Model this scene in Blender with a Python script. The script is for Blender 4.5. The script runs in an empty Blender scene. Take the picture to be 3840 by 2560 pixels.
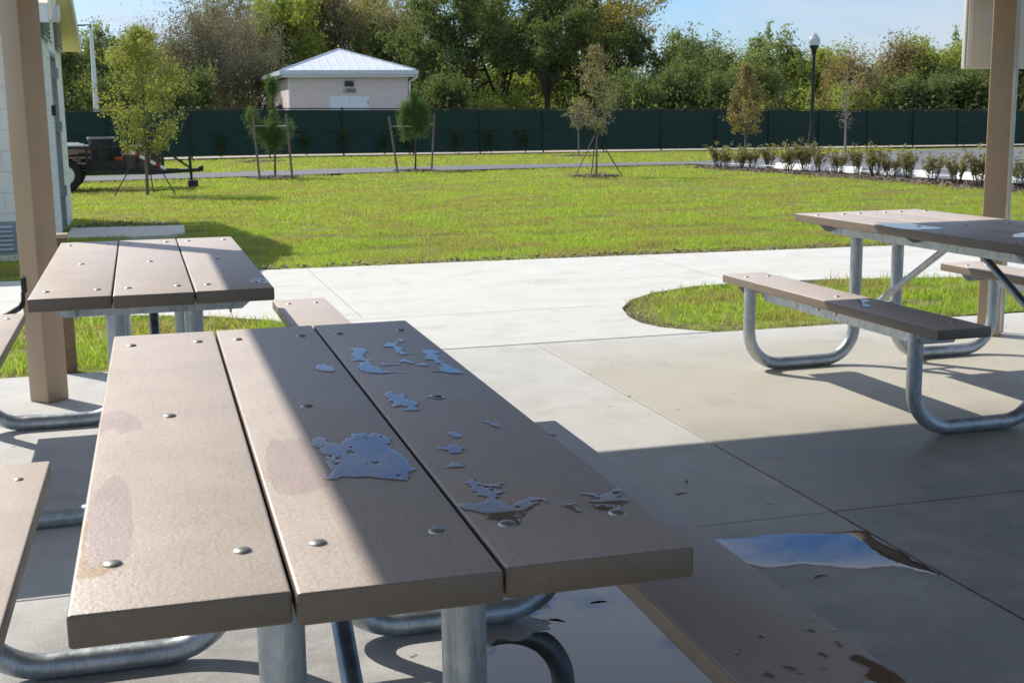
import bpy, bmesh, math, random
import numpy as np
from mathutils import Vector, Matrix, noise

R_ = math.radians
random.seed(11)
rng = np.random.default_rng(11)
sc = bpy.context.scene
col = sc.collection

# ------------------------------------------------------------------ camera
HC = 1.2756
RIGHT = Vector((0.96007729, -0.27945305, -0.01255332))
FWD = Vector((0.27296793, 0.94571959, -0.17636032))
UP = Vector((0.06115635, 0.16589289, 0.98424563))
cam = bpy.data.cameras.new("camera")
camo = bpy.data.objects.new("camera", cam)
col.objects.link(camo)
M = Matrix.Identity(4)
for i in range(3):
    M[i][0] = RIGHT[i]; M[i][1] = UP[i]; M[i][2] = -FWD[i]
M[0][3], M[1][3], M[2][3] = 0, 0, HC
camo.matrix_world = M
cam.lens = 44.257; cam.sensor_width = 36; cam.sensor_fit = 'HORIZONTAL'
cam.clip_end = 3000; cam.clip_start = 0.05
cam.dof.use_dof = True; cam.dof.focus_distance = 2.6; cam.dof.aperture_fstop = 22
sc.camera = camo
FPX = 4720.77; S = 3840 / 2352


def ray(px, py):
    return RIGHT * ((px * S - 1920) / FPX) + FWD - UP * ((py * S - 1280) / FPX)


def grade(x, y):
    return -(.0055 * max(0, y - 14) + .0098 * max(0, x - 6) * min(1, max(0, y - 14) / 36))


def at_y(px, py, y):
    d = ray(px, py); t = y / d.y
    return Vector((0, 0, HC)) + d * t


def on_ground(px, py):
    d = ray(px, py); t = 3.0
    while t < 150:
        p = Vector((0, 0, HC)) + d * t
        if p.z <= grade(p.x, p.y): return p
        t += .04
    return p


# ------------------------------------------------------------------ tags and mesh helpers
def tag(o, label=None, cat=None, group=None, kind=None):
    if label: o['label'] = label
    if cat: o['category'] = cat
    if group: o['group'] = group
    if kind: o['kind'] = kind
    return o


def empty(name, loc, rz=0):
    o = bpy.data.objects.new(name, None)
    col.objects.link(o); o.location = loc; o.rotation_euler = (0, 0, rz)
    o.empty_display_size = .1
    return o


def copy_tree(o, parent=None):
    c = o.copy(); col.objects.link(c); c.parent = parent
    for ch in list(o.children): copy_tree(ch, c)
    return c


class MB:
    def __init__(s): s.v = []; s.f = []

    def add(s, vs, fs):
        n = len(s.v); s.v += [tuple(v) for v in vs]; s.f += [tuple(i + n for i in f) for f in fs]; return s

    def box(s, c, d, rz=0, rot=None):
        hx, hy, hz = d[0] / 2, d[1] / 2, d[2] / 2
        m = rot if rot is not None else Matrix.Rotation(rz, 3, 'Z')
        vs = [Vector(c) + m @ Vector((x * hx, y * hy, z * hz)) for x in (-1, 1) for y in (-1, 1) for z in (-1, 1)]
        return s.add(vs, [(0, 1, 3, 2), (4, 6, 7, 5), (0, 4, 5, 1), (2, 3, 7, 6), (0, 2, 6, 4), (1, 5, 7, 3)])

    def span(s, a, b):
        a, b = Vector(a), Vector(b)
        return s.box((a + b) / 2, b - a)

    def tube(s, pts, rad, n=12, cap=True):
        pts = [Vector(p) for p in pts]
        rad = rad if isinstance(rad, (list, tuple)) else [rad] * len(pts)
        base = len(s.v); prev = None
        for i, p in enumerate(pts):
            t = (pts[min(i + 1, len(pts) - 1)] - pts[max(i - 1, 0)]).normalized()
            if prev is None:
                u = t.orthogonal().normalized()
            else:
                u = (prev - t * prev.dot(t))
                u = u.normalized() if u.length > 1e-6 else t.orthogonal().normalized()
            prev = u; w = t.cross(u)
            for k in range(n):
                a = 2 * math.pi * k / n
                s.v.append(tuple(p + (u * math.cos(a) + w * math.sin(a)) * rad[i]))
        for i in range(len(pts) - 1):
            for k in range(n):
                k2 = (k + 1) % n
                s.f.append((base + i * n + k, base + i * n + k2, base + (i + 1) * n + k2, base + (i + 1) * n + k))
        if cap:
            s.f.append(tuple(base + k for k in reversed(range(n))))
            s.f.append(tuple(base + (len(pts) - 1) * n + k for k in range(n)))
        return s

    def lathe(s, prof, c=(0, 0, 0), n=24, axis='Z'):
        base = len(s.v); c = Vector(c)
        for r, z in prof:
            for k in range(n):
                a = 2 * math.pi * k / n
                q = Vector((r * math.cos(a), r * math.sin(a), z))
                if axis == 'Y': q = Vector((q.x, q.z, q.y))
                if axis == 'X': q = Vector((q.z, q.x, q.y))
                s.v.append(tuple(c + q))
        for i in range(len(prof) - 1):
            for k in range(n):
                k2 = (k + 1) % n
                s.f.append((base + i * n + k, base + i * n + k2, base + (i + 1) * n + k2, base + (i + 1) * n + k))
        s.f.append(tuple(base + k for k in reversed(range(n))))
        s.f.append(tuple(base + (len(prof) - 1) * n + k for k in range(n)))
        return s

    def prism(s, poly, z0, z1):
        n = len(poly)
        vs = [(x, y, z0) for x, y in poly] + [(x, y, z1) for x, y in poly]
        return s.add(vs, [tuple(reversed(range(n))), tuple(range(n, 2 * n))] +
                     [(i, (i + 1) % n, n + (i + 1) % n, n + i) for i in range(n)])

    def build(s, name, mat, parent=None, smooth=False, bevel=0, seg=2, angle=35):
        me = bpy.data.meshes.new(name); me.from_pydata(s.v, [], s.f); me.update()
        bm = bmesh.new(); bm.from_mesh(me)
        bmesh.ops.recalc_face_normals(bm, faces=bm.faces)
        if bevel:
            ed = [e for e in bm.edges if len(e.link_faces) == 2 and e.calc_face_angle(0) > .5]
            bmesh.ops.bevel(bm, geom=ed, offset=bevel, segments=seg, affect='EDGES', profile=.5)
        bm.to_mesh(me); bm.free()
        if smooth or bevel:
            for p in me.polygons: p.use_smooth = True
            me.set_sharp_from_angle(angle=R_(angle))
        me.materials.append(mat)
        o = bpy.data.objects.new(name, me); col.objects.link(o); o.parent = parent
        return o


def raw_mesh(name, verts, loops_per_face, mat, parent=None, smooth=False):
    """verts (N,3) float; consecutive runs of loops_per_face vertices make one face"""
    n = len(verts); k = loops_per_face; nf = n // k
    me = bpy.data.meshes.new(name)
    me.vertices.add(n); me.vertices.foreach_set('co', np.asarray(verts, dtype=np.float32).ravel())
    me.loops.add(n); me.loops.foreach_set('vertex_index', np.arange(n, dtype=np.int32))
    me.polygons.add(nf)
    me.polygons.foreach_set('loop_start', np.arange(0, n, k, dtype=np.int32))
    me.polygons.foreach_set('loop_total', np.full(nf, k, dtype=np.int32))
    me.update(calc_edges=True); me.validate()
    me.materials.append(mat)
    o = bpy.data.objects.new(name, me); col.objects.link(o); o.parent = parent
    return o


# ------------------------------------------------------------------ materials
class NT:
    def __init__(s, name):
        s.m = bpy.data.materials.new(name); s.m.use_nodes = True
        s.t = s.m.node_tree; s.t.nodes.clear()
        s.out = s.n('ShaderNodeOutputMaterial')

    def n(s, typ, **kw):
        nd = s.t.nodes.new(typ)
        for k, v in kw.items(): setattr(nd, k, v)
        return nd

    def l(s, a, b): s.t.links.new(a, b)

    def geo(s): return s.n('ShaderNodeNewGeometry')

    def pos(s, obj=False, scale=(1, 1, 1)):
        tc = s.n('ShaderNodeTexCoord') if obj else s.n('ShaderNodeNewGeometry')
        mp = s.n('ShaderNodeMapping'); mp.inputs['Scale'].default_value = scale
        s.l(tc.outputs['Object' if obj else 'Position'], mp.inputs['Vector'])
        return mp.outputs[0]

    def noise(s, vec, scale, detail=4, rough=.55, dist=0):
        nd = s.n('ShaderNodeTexNoise')
        nd.inputs['Scale'].default_value = scale; nd.inputs['Detail'].default_value = detail
        nd.inputs['Roughness'].default_value = rough; nd.inputs['Distortion'].default_value = dist
        s.l(vec, nd.inputs['Vector']); return nd.outputs['Fac']

    def ramp(s, fac, stops, interp='LINEAR'):
        nd = s.n('ShaderNodeValToRGB'); cr = nd.color_ramp; cr.interpolation = interp
        while len(cr.elements) < len(stops): cr.elements.new(.5)
        for e, (p, c) in zip(cr.elements, stops):
            e.position = p; e.color = (*c, 1) if len(c) == 3 else c
        s.l(fac, nd.inputs[0]); return nd.outputs[0]

    def r1(s, fac, a, b, va=0., vb=1.):
        nd = s.n('ShaderNodeMapRange')
        for i, v in zip((1, 2, 3, 4), (a, b, va, vb)): nd.inputs[i].default_value = v
        s.l(fac, nd.inputs[0]); return nd.outputs[0]

    def mix(s, fac, a, b, mode='MIX'):
        nd = s.n('ShaderNodeMix', data_type='RGBA', blend_type=mode)
        for i, v in ((0, fac), (6, a), (7, b)):
            if isinstance(v, (int, float)): nd.inputs[i].default_value = v
            elif isinstance(v, tuple): nd.inputs[i].default_value = (*v, 1) if len(v) == 3 else v
            else: s.l(v, nd.inputs[i])
        return nd.outputs[2]

    def math(s, op, a, b=None, clamp=False):
        nd = s.n('ShaderNodeMath', operation=op, use_clamp=clamp)
        for i, v in ((0, a), (1, b)):
            if v is None: continue
            if isinstance(v, (int, float)): nd.inputs[i].default_value = v
            else: s.l(v, nd.inputs[i])
        return nd.outputs[0]

    def bump(s, h, strength=.3, dist=.01, nrm=None):
        nd = s.n('ShaderNodeBump'); nd.inputs['Strength'].default_value = strength
        nd.inputs['Distance'].default_value = dist; s.l(h, nd.inputs['Height'])
        if nrm: s.l(nrm, nd.inputs['Normal'])
        return nd.outputs[0]

    def pbr(s, color, rough=.6, metal=0., nrm=None, spec=.5, coat=0):
        b = s.n('ShaderNodeBsdfPrincipled')
        for k, v in (('Base Color', color), ('Roughness', rough), ('Metallic', metal)):
            if isinstance(v, (int, float)): b.inputs[k].default_value = v
            elif isinstance(v, tuple): b.inputs[k].default_value = (*v, 1) if len(v) == 3 else v
            else: s.l(v, b.inputs[k])
        b.inputs['Specular IOR Level'].default_value = spec
        if coat: b.inputs['Coat Weight'].default_value = coat; b.inputs['Coat Roughness'].default_value = .15
        if nrm: s.l(nrm, b.inputs['Normal'])
        s.l(b.outputs[0], s.out.inputs[0]); s.b = b
        return s.m


def simple(name, color, rough=.6, metal=0., var=.12, scale=8, bump=0., bscale=60, spec=.5, coat=0):
    t = NT(name); v = t.pos(True)
    f = t.noise(v, scale, 5, .6)
    lo = tuple(c * (1 - var) for c in color); hi = tuple(min(1, c * (1 + var)) for c in color)
    c = t.ramp(f, [(.3, lo), (.7, hi)])
    nrm = t.bump(t.noise(v, bscale, 3), bump, .005) if bump else None
    return t.pbr(c, rough, metal, nrm, spec, coat)


def mat_plank():
    t = NT('recycled_plank'); v = t.pos(True)
    big = t.noise(v, 5, 5, .65); fine = t.noise(v, 160, 2, .5)
    streak = t.noise(t.pos(True, (30, 2.5, 30)), 6, 4, .6)
    c = t.ramp(big, [(.25, (.525, .43, .365)), (.75, (.61, .51, .44))])
    c = t.mix(t.r1(fine, .3, .7, 0, .5), c, (.72, .62, .53))
    c = t.mix(t.r1(streak, .55, .8, 0, .25), c, (.26, .19, .145))
    speck = t.noise(v, 300, 1, .5)
    c = t.mix(t.r1(speck, .66, .72, 0, .35), c, (.16, .12, .095))
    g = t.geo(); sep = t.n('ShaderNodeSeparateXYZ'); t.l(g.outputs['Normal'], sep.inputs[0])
    side = t.r1(sep.outputs[2], .5, .8, 1, 0)  # side and end faces coloured darker, standing in for their shade
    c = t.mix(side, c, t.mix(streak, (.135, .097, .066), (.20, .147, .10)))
    # scratches across the planks
    sc1 = t.noise(t.pos(True, (1.2, 60, 1)), 7, 3, .7)
    c = t.mix(t.r1(sc1, .68, .74, 0, .22), c, (.50, .43, .36))
    peb = t.n('ShaderNodeTexVoronoi'); peb.inputs['Scale'].default_value = 190; t.l(v, peb.inputs['Vector'])
    h = t.math('ADD', t.math('MULTIPLY', t.noise(v, 140, 3, .6), .9), t.math('MULTIPLY', peb.outputs[0], .35))
    n1 = t.bump(h, .6, .0011)
    n2 = t.bump(t.noise(v, 22, 3, .6), .25, .002, n1)
    ro = t.r1(big, .3, .7, .40, .52)
    return t.pbr(c, ro, 0, n2, .7)


def mat_galv():
    t = NT('galvanised_steel'); v = t.pos(True)
    vo = t.n('ShaderNodeTexVoronoi'); vo.inputs['Scale'].default_value = 55; t.l(v, vo.inputs['Vector'])
    sv = t.n('ShaderNodeSeparateColor'); t.l(vo.outputs['Color'], sv.inputs[0])
    big = t.noise(t.pos(True, (1, 1, .35)), 14, 6, .7, 1.0)
    c = t.ramp(big, [(.25, (.22, .25, .26)), (.5, (.40, .44, .46)), (.75, (.62, .65, .66))])
    c = t.mix(t.math('MULTIPLY', sv.outputs[0], .3), c, (.66, .69, .70))
    drip = t.noise(t.pos(True, (40, 40, 3)), 4, 3, .7)
    c = t.mix(t.r1(drip, .55, .72, 0, .5), c, (.18, .2, .22))
    ro = t.math('ADD', t.r1(big, .3, .7, .3, .45), t.math('MULTIPLY', sv.outputs[1], .12))
    return t.pbr(c, ro, .72, t.bump(t.noise(v, 30, 4), .15, .003), .5)


def mat_concrete(slab=True):
    t = NT('patio_concrete' if slab else 'walk_concrete'); v = t.pos()
    big = t.noise(v, .9, 6, .6, .4); mid = t.noise(v, 5, 6, .65); fine = t.noise(v, 110, 3, .6)
    broom = t.noise(t.pos(scale=(14, 420, 1)), 1.0, 3, .6)
    if slab:
        c = t.ramp(mid, [(.25, (.53, .51, .47)), (.75, (.66, .64, .595))])
        g = t.geo(); sep = t.n('ShaderNodeSeparateXYZ'); t.l(g.outputs['Position'], sep.inputs[0])
        x, y = sep.outputs[0], sep.outputs[1]
        wob = t.math('MULTIPLY', t.math('SUBTRACT', big, .5), 1.2)
        # the bays right of the joint are still damp and brown with run-off
        right = t.r1(x, 2.075, 2.085)
        damp = t.math('MULTIPLY', right, t.r1(t.math('ADD', y, wob), 6.75, 5.9), True)
        c = t.mix(t.math('MULTIPLY', damp, .85), c, t.ramp(big, [(.3, (.53, .465, .34)), (.7, (.64, .58, .455))]))
        rim = t.math('MULTIPLY', right, t.math('MULTIPLY', t.r1(t.math('ADD', y, wob), 6.8, 6.3, 1, 0), t.r1(t.math('ADD', y, wob), 6.0, 6.4, 0, .5)))
        c = t.mix(rim, c, (.62, .60, .56))
        # wet zone towards the camera; its dark colour also deepens the roof shade
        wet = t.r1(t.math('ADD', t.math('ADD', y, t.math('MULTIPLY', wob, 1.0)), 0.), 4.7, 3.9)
        wet_shade_x = t.math('ADD', t.math('MULTIPLY', right, .8), t.math('MULTIPLY', t.r1(t.math('ADD', y, t.math('MULTIPLY', wob, .5)), 3.6, 3.1), .75), True)
        wet = t.math('MULTIPLY', wet, wet_shade_x, True)
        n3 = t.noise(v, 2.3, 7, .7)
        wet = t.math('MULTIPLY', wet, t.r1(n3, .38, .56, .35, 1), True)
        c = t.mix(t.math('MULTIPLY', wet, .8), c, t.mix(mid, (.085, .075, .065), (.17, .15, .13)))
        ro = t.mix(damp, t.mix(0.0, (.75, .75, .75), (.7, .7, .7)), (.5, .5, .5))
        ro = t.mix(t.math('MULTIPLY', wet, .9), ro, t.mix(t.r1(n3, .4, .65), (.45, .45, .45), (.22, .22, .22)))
    else:
        c = t.ramp(mid, [(.25, (.66, .63, .565)), (.75, (.75, .725, .665))])
        c = t.mix(t.r1(t.noise(t.pos(scale=(.5, 1.6, 1)), 1.4, 5, .6, .6), .5, .72, 0, .45), c, (.52, .48, .39))
        ro = t.ramp(mid, [(.3, (.6, .6, .6)), (.7, (.8, .8, .8))])
    stain = t.noise(t.pos(scale=(1, 1, 1)), 2.1, 8, .75)
    c = t.mix(t.r1(stain, .56, .72, 0, .35), c, (.34, .31, .26) if slab else (.56, .52, .45))
    pit = t.noise(v, 60, 2, .5)
    c = t.mix(t.r1(pit, .70, .74, 0, .5), c, (.17, .16, .14))
    c = t.mix(t.math('MULTIPLY', fine, .25), c, (.30, .29, .27))
    blot = t.noise(t.pos(scale=(1, 1.2, 1)), 2.2, 9, .78, .3)
    c = t.mix(t.r1(blot, .38, .47, .22, 0), c, (.30, .27, .22))
    c = t.mix(t.r1(broom, .5, .75, 0, .22), c, (.78, .77, .74))
    deb = t.noise(v, 19, 2, .5)
    c = t.mix(t.r1(deb, .735, .75, 0, .75), c, (.10, .075, .05))
    h = t.math('ADD', t.math('MULTIPLY', broom, 1.0), fine)
    return t.pbr(c, ro, 0, t.bump(h, .6, .003), .5)


def mat_joint():
    return simple('joint_dark', (.035, .03, .025), .9)


def mat_asphalt():
    t = NT('asphalt'); v = t.pos()
    c = t.ramp(t.noise(v, .35, 5, .6), [(.3, (.13, .128, .13)), (.7, (.18, .176, .18))])
    c = t.mix(t.r1(t.noise(v, 60, 2), .5, .8, 0, .6), c, (.26, .26, .27))
    return t.pbr(c, .8, 0, t.bump(t.noise(v, 120, 2), .3, .005))


def mat_lawn():
    t = NT('lawn_soil'); v = t.pos()
    g1 = t.noise(v, 1.1, 6, .65); g2 = t.noise(v, 22, 4, .7); g3 = t.noise(v, .22, 4, .6)
    c = t.ramp(g2, [(.25, (.14, .19, .03)), (.6, (.27, .33, .055)), (.85, (.40, .42, .10))])
    soil = t.ramp(t.noise(v, 40, 4, .7), [(.3, (.13, .09, .055)), (.75, (.36, .28, .18))])
    bare = t.noise(t.pos(scale=(.6, 1.3, 1)), 1.5, 7, .72)
    c = t.mix(t.r1(bare, .47, .60, 0, .9), c, soil)
    c = t.mix(t.r1(g3, .45, .7, 0, .4), c, (.20, .21, .05))
    return t.pbr(c, .95, 0, t.bump(g2, .8, .05), .1)


def mat_leaf(name, cols, trans=.35, rough=.55, tcol=None, sat=.88):
    t = NT(name); g = t.geo()
    n = len(cols)
    c = t.ramp(g.outputs['Random Per Island'], [(i / (n - 1) if n > 1 else 0, k) for i, k in enumerate(cols)])
    oi = t.n('ShaderNodeObjectInfo')
    hs = t.n('ShaderNodeHueSaturation')
    t.l(t.r1(oi.outputs['Random'], 0, 1, .485, .515), hs.inputs['Hue']); t.l(t.r1(oi.outputs['Random'], 0, 1, .8, 1.2), hs.inputs['Value'])
    t.l(c, hs.inputs['Color']); c = hs.outputs[0]
    mean = tuple(sum(k[i] for k in cols) / len(cols) * 1.25 for i in range(3))
    c = t.mix(.4, c, mean)
    dh = t.n('ShaderNodeHueSaturation'); dh.inputs['Saturation'].default_value = sat; t.l(c, dh.inputs['Color']); c = dh.outputs[0]
    b = t.n('ShaderNodeBsdfPrincipled'); t.l(c, b.inputs['Base Color']); b.inputs['Roughness'].default_value = .65
    b.inputs['Specular IOR Level'].default_value = .2
    tr = t.n('ShaderNodeBsdfTranslucent'); t.l(t.mix(1., c, tcol or (1.5, 1.5, .7), 'MULTIPLY'), tr.inputs[0])
    mx = t.n('ShaderNodeMixShader'); mx.inputs[0].default_value = trans
    t.l(b.outputs[0], mx.inputs[1]); t.l(tr.outputs[0], mx.inputs[2]); t.l(mx.outputs[0], t.out.inputs[0])
    return t.m


def mat_grass(name='grass_blades', dark=False):
    t = NT(name); g = t.geo(); v = t.pos()
    rnd = g.outputs['Random Per Island']
    k = .8 if dark else 1
    c = t.ramp(rnd, [(0, (.15 * k, .26 * k, .03)), (.3, (.25 * k, .40 * k, .04)), (.65, (.34 * k, .49 * k, .06)), (.85, (.48, .50, .12)), (1, (.60, .53, .27))])
    c = t.mix(t.r1(t.noise(v, .5, 5, .65), .35, .7, 0, .6), c, t.mix(rnd, (.36, .46, .08), (.52, .56, .15)))
    sw = t.noise(t.pos(scale=(.7, 1.0, 1)), 1.15, 7, .7, .4)
    c = t.mix(t.math('MULTIPLY', t.r1(sw, .46, .56), t.r1(t.math('FRACT', t.math('MULTIPLY', rnd, 7.3)), .2, .5, .35, .95)), c, (.37, .29, .16))
    dk = t.noise(v, 2.6, 5, .7)
    c = t.mix(t.r1(dk, .40, .28, 0, .5), c, (.12, .20, .03))
    b = t.n('ShaderNodeBsdfPrincipled'); t.l(c, b.inputs['Base Color']); b.inputs['Roughness'].default_value = .45
    b.inputs['Specular IOR Level'].default_value = .4
    tr = t.n('ShaderNodeBsdfTranslucent'); t.l(t.mix(1., c, (1.5, 1.5, .6), 'MULTIPLY'), tr.inputs[0])
    mx = t.n('ShaderNodeMixShader'); mx.inputs[0].default_value = .48
    t.l(b.outputs[0], mx.inputs[1]); t.l(tr.outputs[0], mx.inputs[2]); t.l(mx.outputs[0], t.out.inputs[0])
    return t.m


def mat_block():
    t = NT('painted_block'); tc = t.n('ShaderNodeTexCoord')
    g = t.n('ShaderNodeNewGeometry'); sp = t.n('ShaderNodeSeparateXYZ'); t.l(g.outputs['Position'], sp.inputs[0])
    cb = t.n('ShaderNodeCombineXYZ'); t.l(t.math('ADD', sp.outputs[0], sp.outputs[1]), cb.inputs[0]); t.l(sp.outputs[2], cb.inputs[1])
    br = t.n('ShaderNodeTexBrick'); br.inputs['Scale'].default_value = 1
    br.inputs['Brick Width'].default_value = .4; br.inputs['Row Height'].default_value = .2
    br.inputs['Mortar Size'].default_value = .006; br.inputs['Mortar Smooth'].default_value = .5
    br.inputs['Color1'].default_value = (.86, .83, .75, 1); br.inputs['Color2'].default_value = (.89, .865, .79, 1)
    br.inputs['Mortar'].default_value = (.76, .73, .66, 1)
    t.l(cb.outputs[0], br.inputs['Vector'])
    v = t.pos()
    c = t.mix(t.r1(t.noise(v, 3, 5, .6), .4, .7, 0, .3), br.outputs[0], (.76, .72, .63))
    h = t.math('ADD', t.math('MULTIPLY', br.outputs[1], -1.5), t.noise(v, 28, 5, .7))
    return t.pbr(c, .7, 0, t.bump(h, .5, .012), .3)


def mat_seam_roof():
    return simple('white_metal_roof', (.86, .88, .90), .35, .1, .04, 2)


def mat_screen():
    t = NT('green_windscreen'); v = t.pos()
    w = t.noise(t.pos(scale=(1, 1, 9)), 3, 4, .6); g = t.noise(v, .5, 3)
    c = t.ramp(w, [(.3, (.005, .019, .017)), (.7, (.009, .032, .027))])
    c = t.mix(t.r1(g, .4, .7, 0, .4), c, (.008, .026, .019))
    b = t.n('ShaderNodeBsdfPrincipled'); t.l(c, b.inputs['Base Color']); b.inputs['Roughness'].default_value = .75
    nb = t.bump(t.noise(t.pos(scale=(1, 1, .5)), 2.2, 4, .6), .9, .12); t.l(nb, b.inputs['Normal'])
    tr = t.n('ShaderNodeBsdfTranslucent'); t.l(t.mix(1., c, (.9, 1.2, 1.1), 'MULTIPLY'), tr.inputs[0])
    mx = t.n('ShaderNodeMixShader'); mx.inputs[0].default_value = .12
    t.l(b.outputs[0], mx.inputs[1]); t.l(tr.outputs[0], mx.inputs[2]); t.l(mx.outputs[0], t.out.inputs[0])
    return t.m


def mat_water(name, tint=(.82, .80, .78), rough=.015, ripple=.0, k=1.35):
    t = NT(name)
    fr = t.n('ShaderNodeFresnel'); fr.inputs[0].default_value = 1.33
    gl = t.n('ShaderNodeBsdfGlossy'); gl.inputs['Roughness'].default_value = rough
    tr = t.n('ShaderNodeBsdfTransparent'); tr.inputs[0].default_value = (*tint, 1)
    if ripple:
        nb = t.bump(t.noise(t.pos(), 35, 3), ripple, .002); t.l(nb, gl.inputs['Normal'])
    mx = t.n('ShaderNodeMixShader')
    t.l(t.math('MULTIPLY', fr.outputs[0], k, True), mx.inputs[0]); t.l(tr.outputs[0], mx.inputs[1]); t.l(gl.outputs[0], mx.inputs[2])
    t.l(mx.outputs[0], t.out.inputs[0])
    return t.m


def mat_film(name, tint, gloss):
    t = NT(name); gl = t.n('ShaderNodeBsdfGlossy'); gl.inputs['Roughness'].default_value = .3
    tr = t.n('ShaderNodeBsdfTransparent')
    t.l(t.mix(t.r1(t.noise(t.pos(), 60, 4, .6), .3, .7, 0, .5), tint, (.95, .93, .93)), tr.inputs[0])
    mx = t.n('ShaderNodeMixShader'); mx.inputs[0].default_value = gloss
    t.l(tr.outputs[0], mx.inputs[1]); t.l(gl.outputs[0], mx.inputs[2]); t.l(mx.outputs[0], t.out.inputs[0]); return t.m


def mat_bark(name, a, b):
    t = NT(name); v = t.pos(True, (6, 6, 1.2))
    c = t.ramp(t.noise(v, 5, 5, .7), [(.3, a), (.7, b)])
    return t.pbr(c, .9, 0, t.bump(t.noise(v, 9, 5, .7), .6, .02), .2)


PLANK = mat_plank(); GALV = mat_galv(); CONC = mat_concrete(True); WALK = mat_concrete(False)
JOINT = mat_joint(); ASPH = mat_asphalt(); LAWN = mat_lawn(); GRASS = mat_grass()
BLOCK = mat_block(); SCREEN = mat_screen()
WATER = mat_water('table_water', (.90, .89, .89), .02, 0, 1.3); POOL = mat_water('pool_water', (.40, .385, .37), .012, .0, 2.5)
STAIN = mat_film('damp_film', (.955, .935, .96), .03)
TANST = mat_film('tan_film', (.93, .87, .77), .02)
TANM = simple('tan_painted_steel', (.40, .285, .18), .38, 0, .06, 4, .15, 60, .6, .15)
WOODTAN = simple('tan_wood_post', (.22, .155, .085), .8, 0, .25, 12, .4)
DARKST = simple('dark_brace_steel', (.20, .235, .28), .35, .75, .3, 20)
BOLTM = simple('zinc_bolt', (.50, .50, .46), .38, .85, .15, 40)
BLACK = simple('black_paint', (.012, .012, .013), .5, 0, .3)
BLACKP = simple('black_plastic', (.025, .026, .032), .45, 0, .3)
WHITE = simple('white_trim', (.76, .78, .80), .5, 0, .04)
CREAM = simple('cream_soffit', (.90, .80, .55), .6, 0, .04)
STUCCO = simple('pink_stucco', (.74, .62, .585), .85, 0, .05, 2, .4, 60)
DOORW = simple('white_door', (.80, .84, .88), .5, 0, .03)
DOORG = simple('green_grey_door', (.20, .235, .17), .2, .1, .1, 3, 0, 60, .6)
LOUV = simple('grey_louver', (.16, .18, .18), .5, .3, .1)
RUBBER = simple('rubber_tyre', (.018, .018, .018), .8, 0, .2)
RIM = simple('white_rim', (.7, .7, .72), .4, .2, .05)
STAKE = simple('weathered_stake', (.19, .145, .115), .9, 0, .25, 15, .4)
GRAVEL = simple('pinkish_gravel', (.50, .42, .36), .95, 0, .35, 14, .8, 40)
PAINTW = simple('road_paint', (.85, .85, .83), .7, 0, .1)
ROOFM = mat_seam_roof()
PANELM = simple('offwhite_panel', (.66, .64, .58), .6, 0, .04)
BARKG = mat_bark('grey_bark', (.10, .085, .07), (.24, .21, .18))
BARKD = mat_bark('dark_bark', (.035, .028, .022), (.10, .08, .065))
BARKP = mat_bark('pale_bark', (.22, .19, .16), (.36, .33, .29))
MULCHM = mat_leaf('mulch_chips', [(.10, .06, .04), (.20, .14, .11), (.34, .27, .23)], .0, .9)
L_DARK = mat_leaf('dark_green_leaves', [(.075, .105, .035), (.12, .165, .05), (.19, .23, .075), (.10, .125, .05)], .38)
L_MID = mat_leaf('mid_green_leaves', [(.15, .19, .065), (.22, .27, .095), (.29, .33, .13)], .4)
L_YEL = mat_leaf('yellow_green_leaves', [(.20, .26, .04), (.30, .35, .06), (.38, .40, .09)], .42)
L_GOLD = mat_leaf('golden_brown_leaves', [(.18, .14, .04), (.28, .22, .06), (.20, .20, .05), (.36, .29, .10)], .4)
L_GREY = mat_leaf('grey_brown_twigs', [(.14, .11, .08), (.24, .20, .145), (.34, .30, .23), (.15, .15, .07)], .25)
L_RUST = mat_leaf('rusty_leaves', [(.26, .18, .09), (.34, .25, .13), (.22, .20, .08)], .35)
L_OAK = mat_leaf('young_oak_leaves', [(.19, .23, .04), (.29, .32, .06), (.38, .37, .09), (.18, .24, .05), (.42, .43, .15)], .42, .35)
L_OLV = mat_leaf('olive_leaves', [(.14, .125, .06), (.23, .20, .10), (.31, .27, .15), (.38, .35, .22)], .3, .35)
L_TAN = mat_leaf('tan_leaves', [(.22, .16, .06), (.30, .23, .09), (.20, .17, .05), (.38, .30, .14)], .35)
L_PINE = mat_leaf('pine_needles', [(.05, .10, .025), (.10, .17, .04), (.17, .25, .07)], .3)
L_SHRUB = mat_leaf('shrub_leaves', [(.15, .16, .05), (.24, .23, .08), (.34, .31, .15), (.28, .20, .11)], .3)
L_VINE = mat_leaf('vine_leaves', [(.02, .045, .018), (.04, .075, .025), (.07, .11, .03)], .3)

# ------------------------------------------------------------------ world and sun
SUN_ELEV = math.atan(1 / 1.116)
SUN_DIR = Vector((-.66, .90, 1.0)).normalized()      # towards the sun
w = bpy.data.worlds.new("World"); sc.world = w; w.use_nodes = True
nt = w.node_tree; nt.nodes.clear()
wo = nt.nodes.new('ShaderNodeOutputWorld'); bg = nt.nodes.new('ShaderNodeBackground')
sky = nt.nodes.new('ShaderNodeTexSky'); sky.sky_type = 'NISHITA'; sky.sun_disc = False
sky.sun_elevation = SUN_ELEV
sky.sun_rotation = math.atan2(SUN_DIR.x, SUN_DIR.y)
sky.air_density = 1.0; sky.dust_density = .6; sky.ozone_density = 1.6
tc = nt.nodes.new('ShaderNodeTexCoord')
mp = nt.nodes.new('ShaderNodeMapping'); mp.inputs['Scale'].default_value = (1, 1, 2.6); mp.inputs['Location'].default_value = (.3, .2, .1)
nz = nt.nodes.new('ShaderNodeTexNoise'); nz.inputs['Scale'].default_value = 3.6; nz.inputs['Detail'].default_value = 9; nz.inputs['Roughness'].default_value = .58; nz.inputs['Distortion'].default_value = .5
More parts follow.
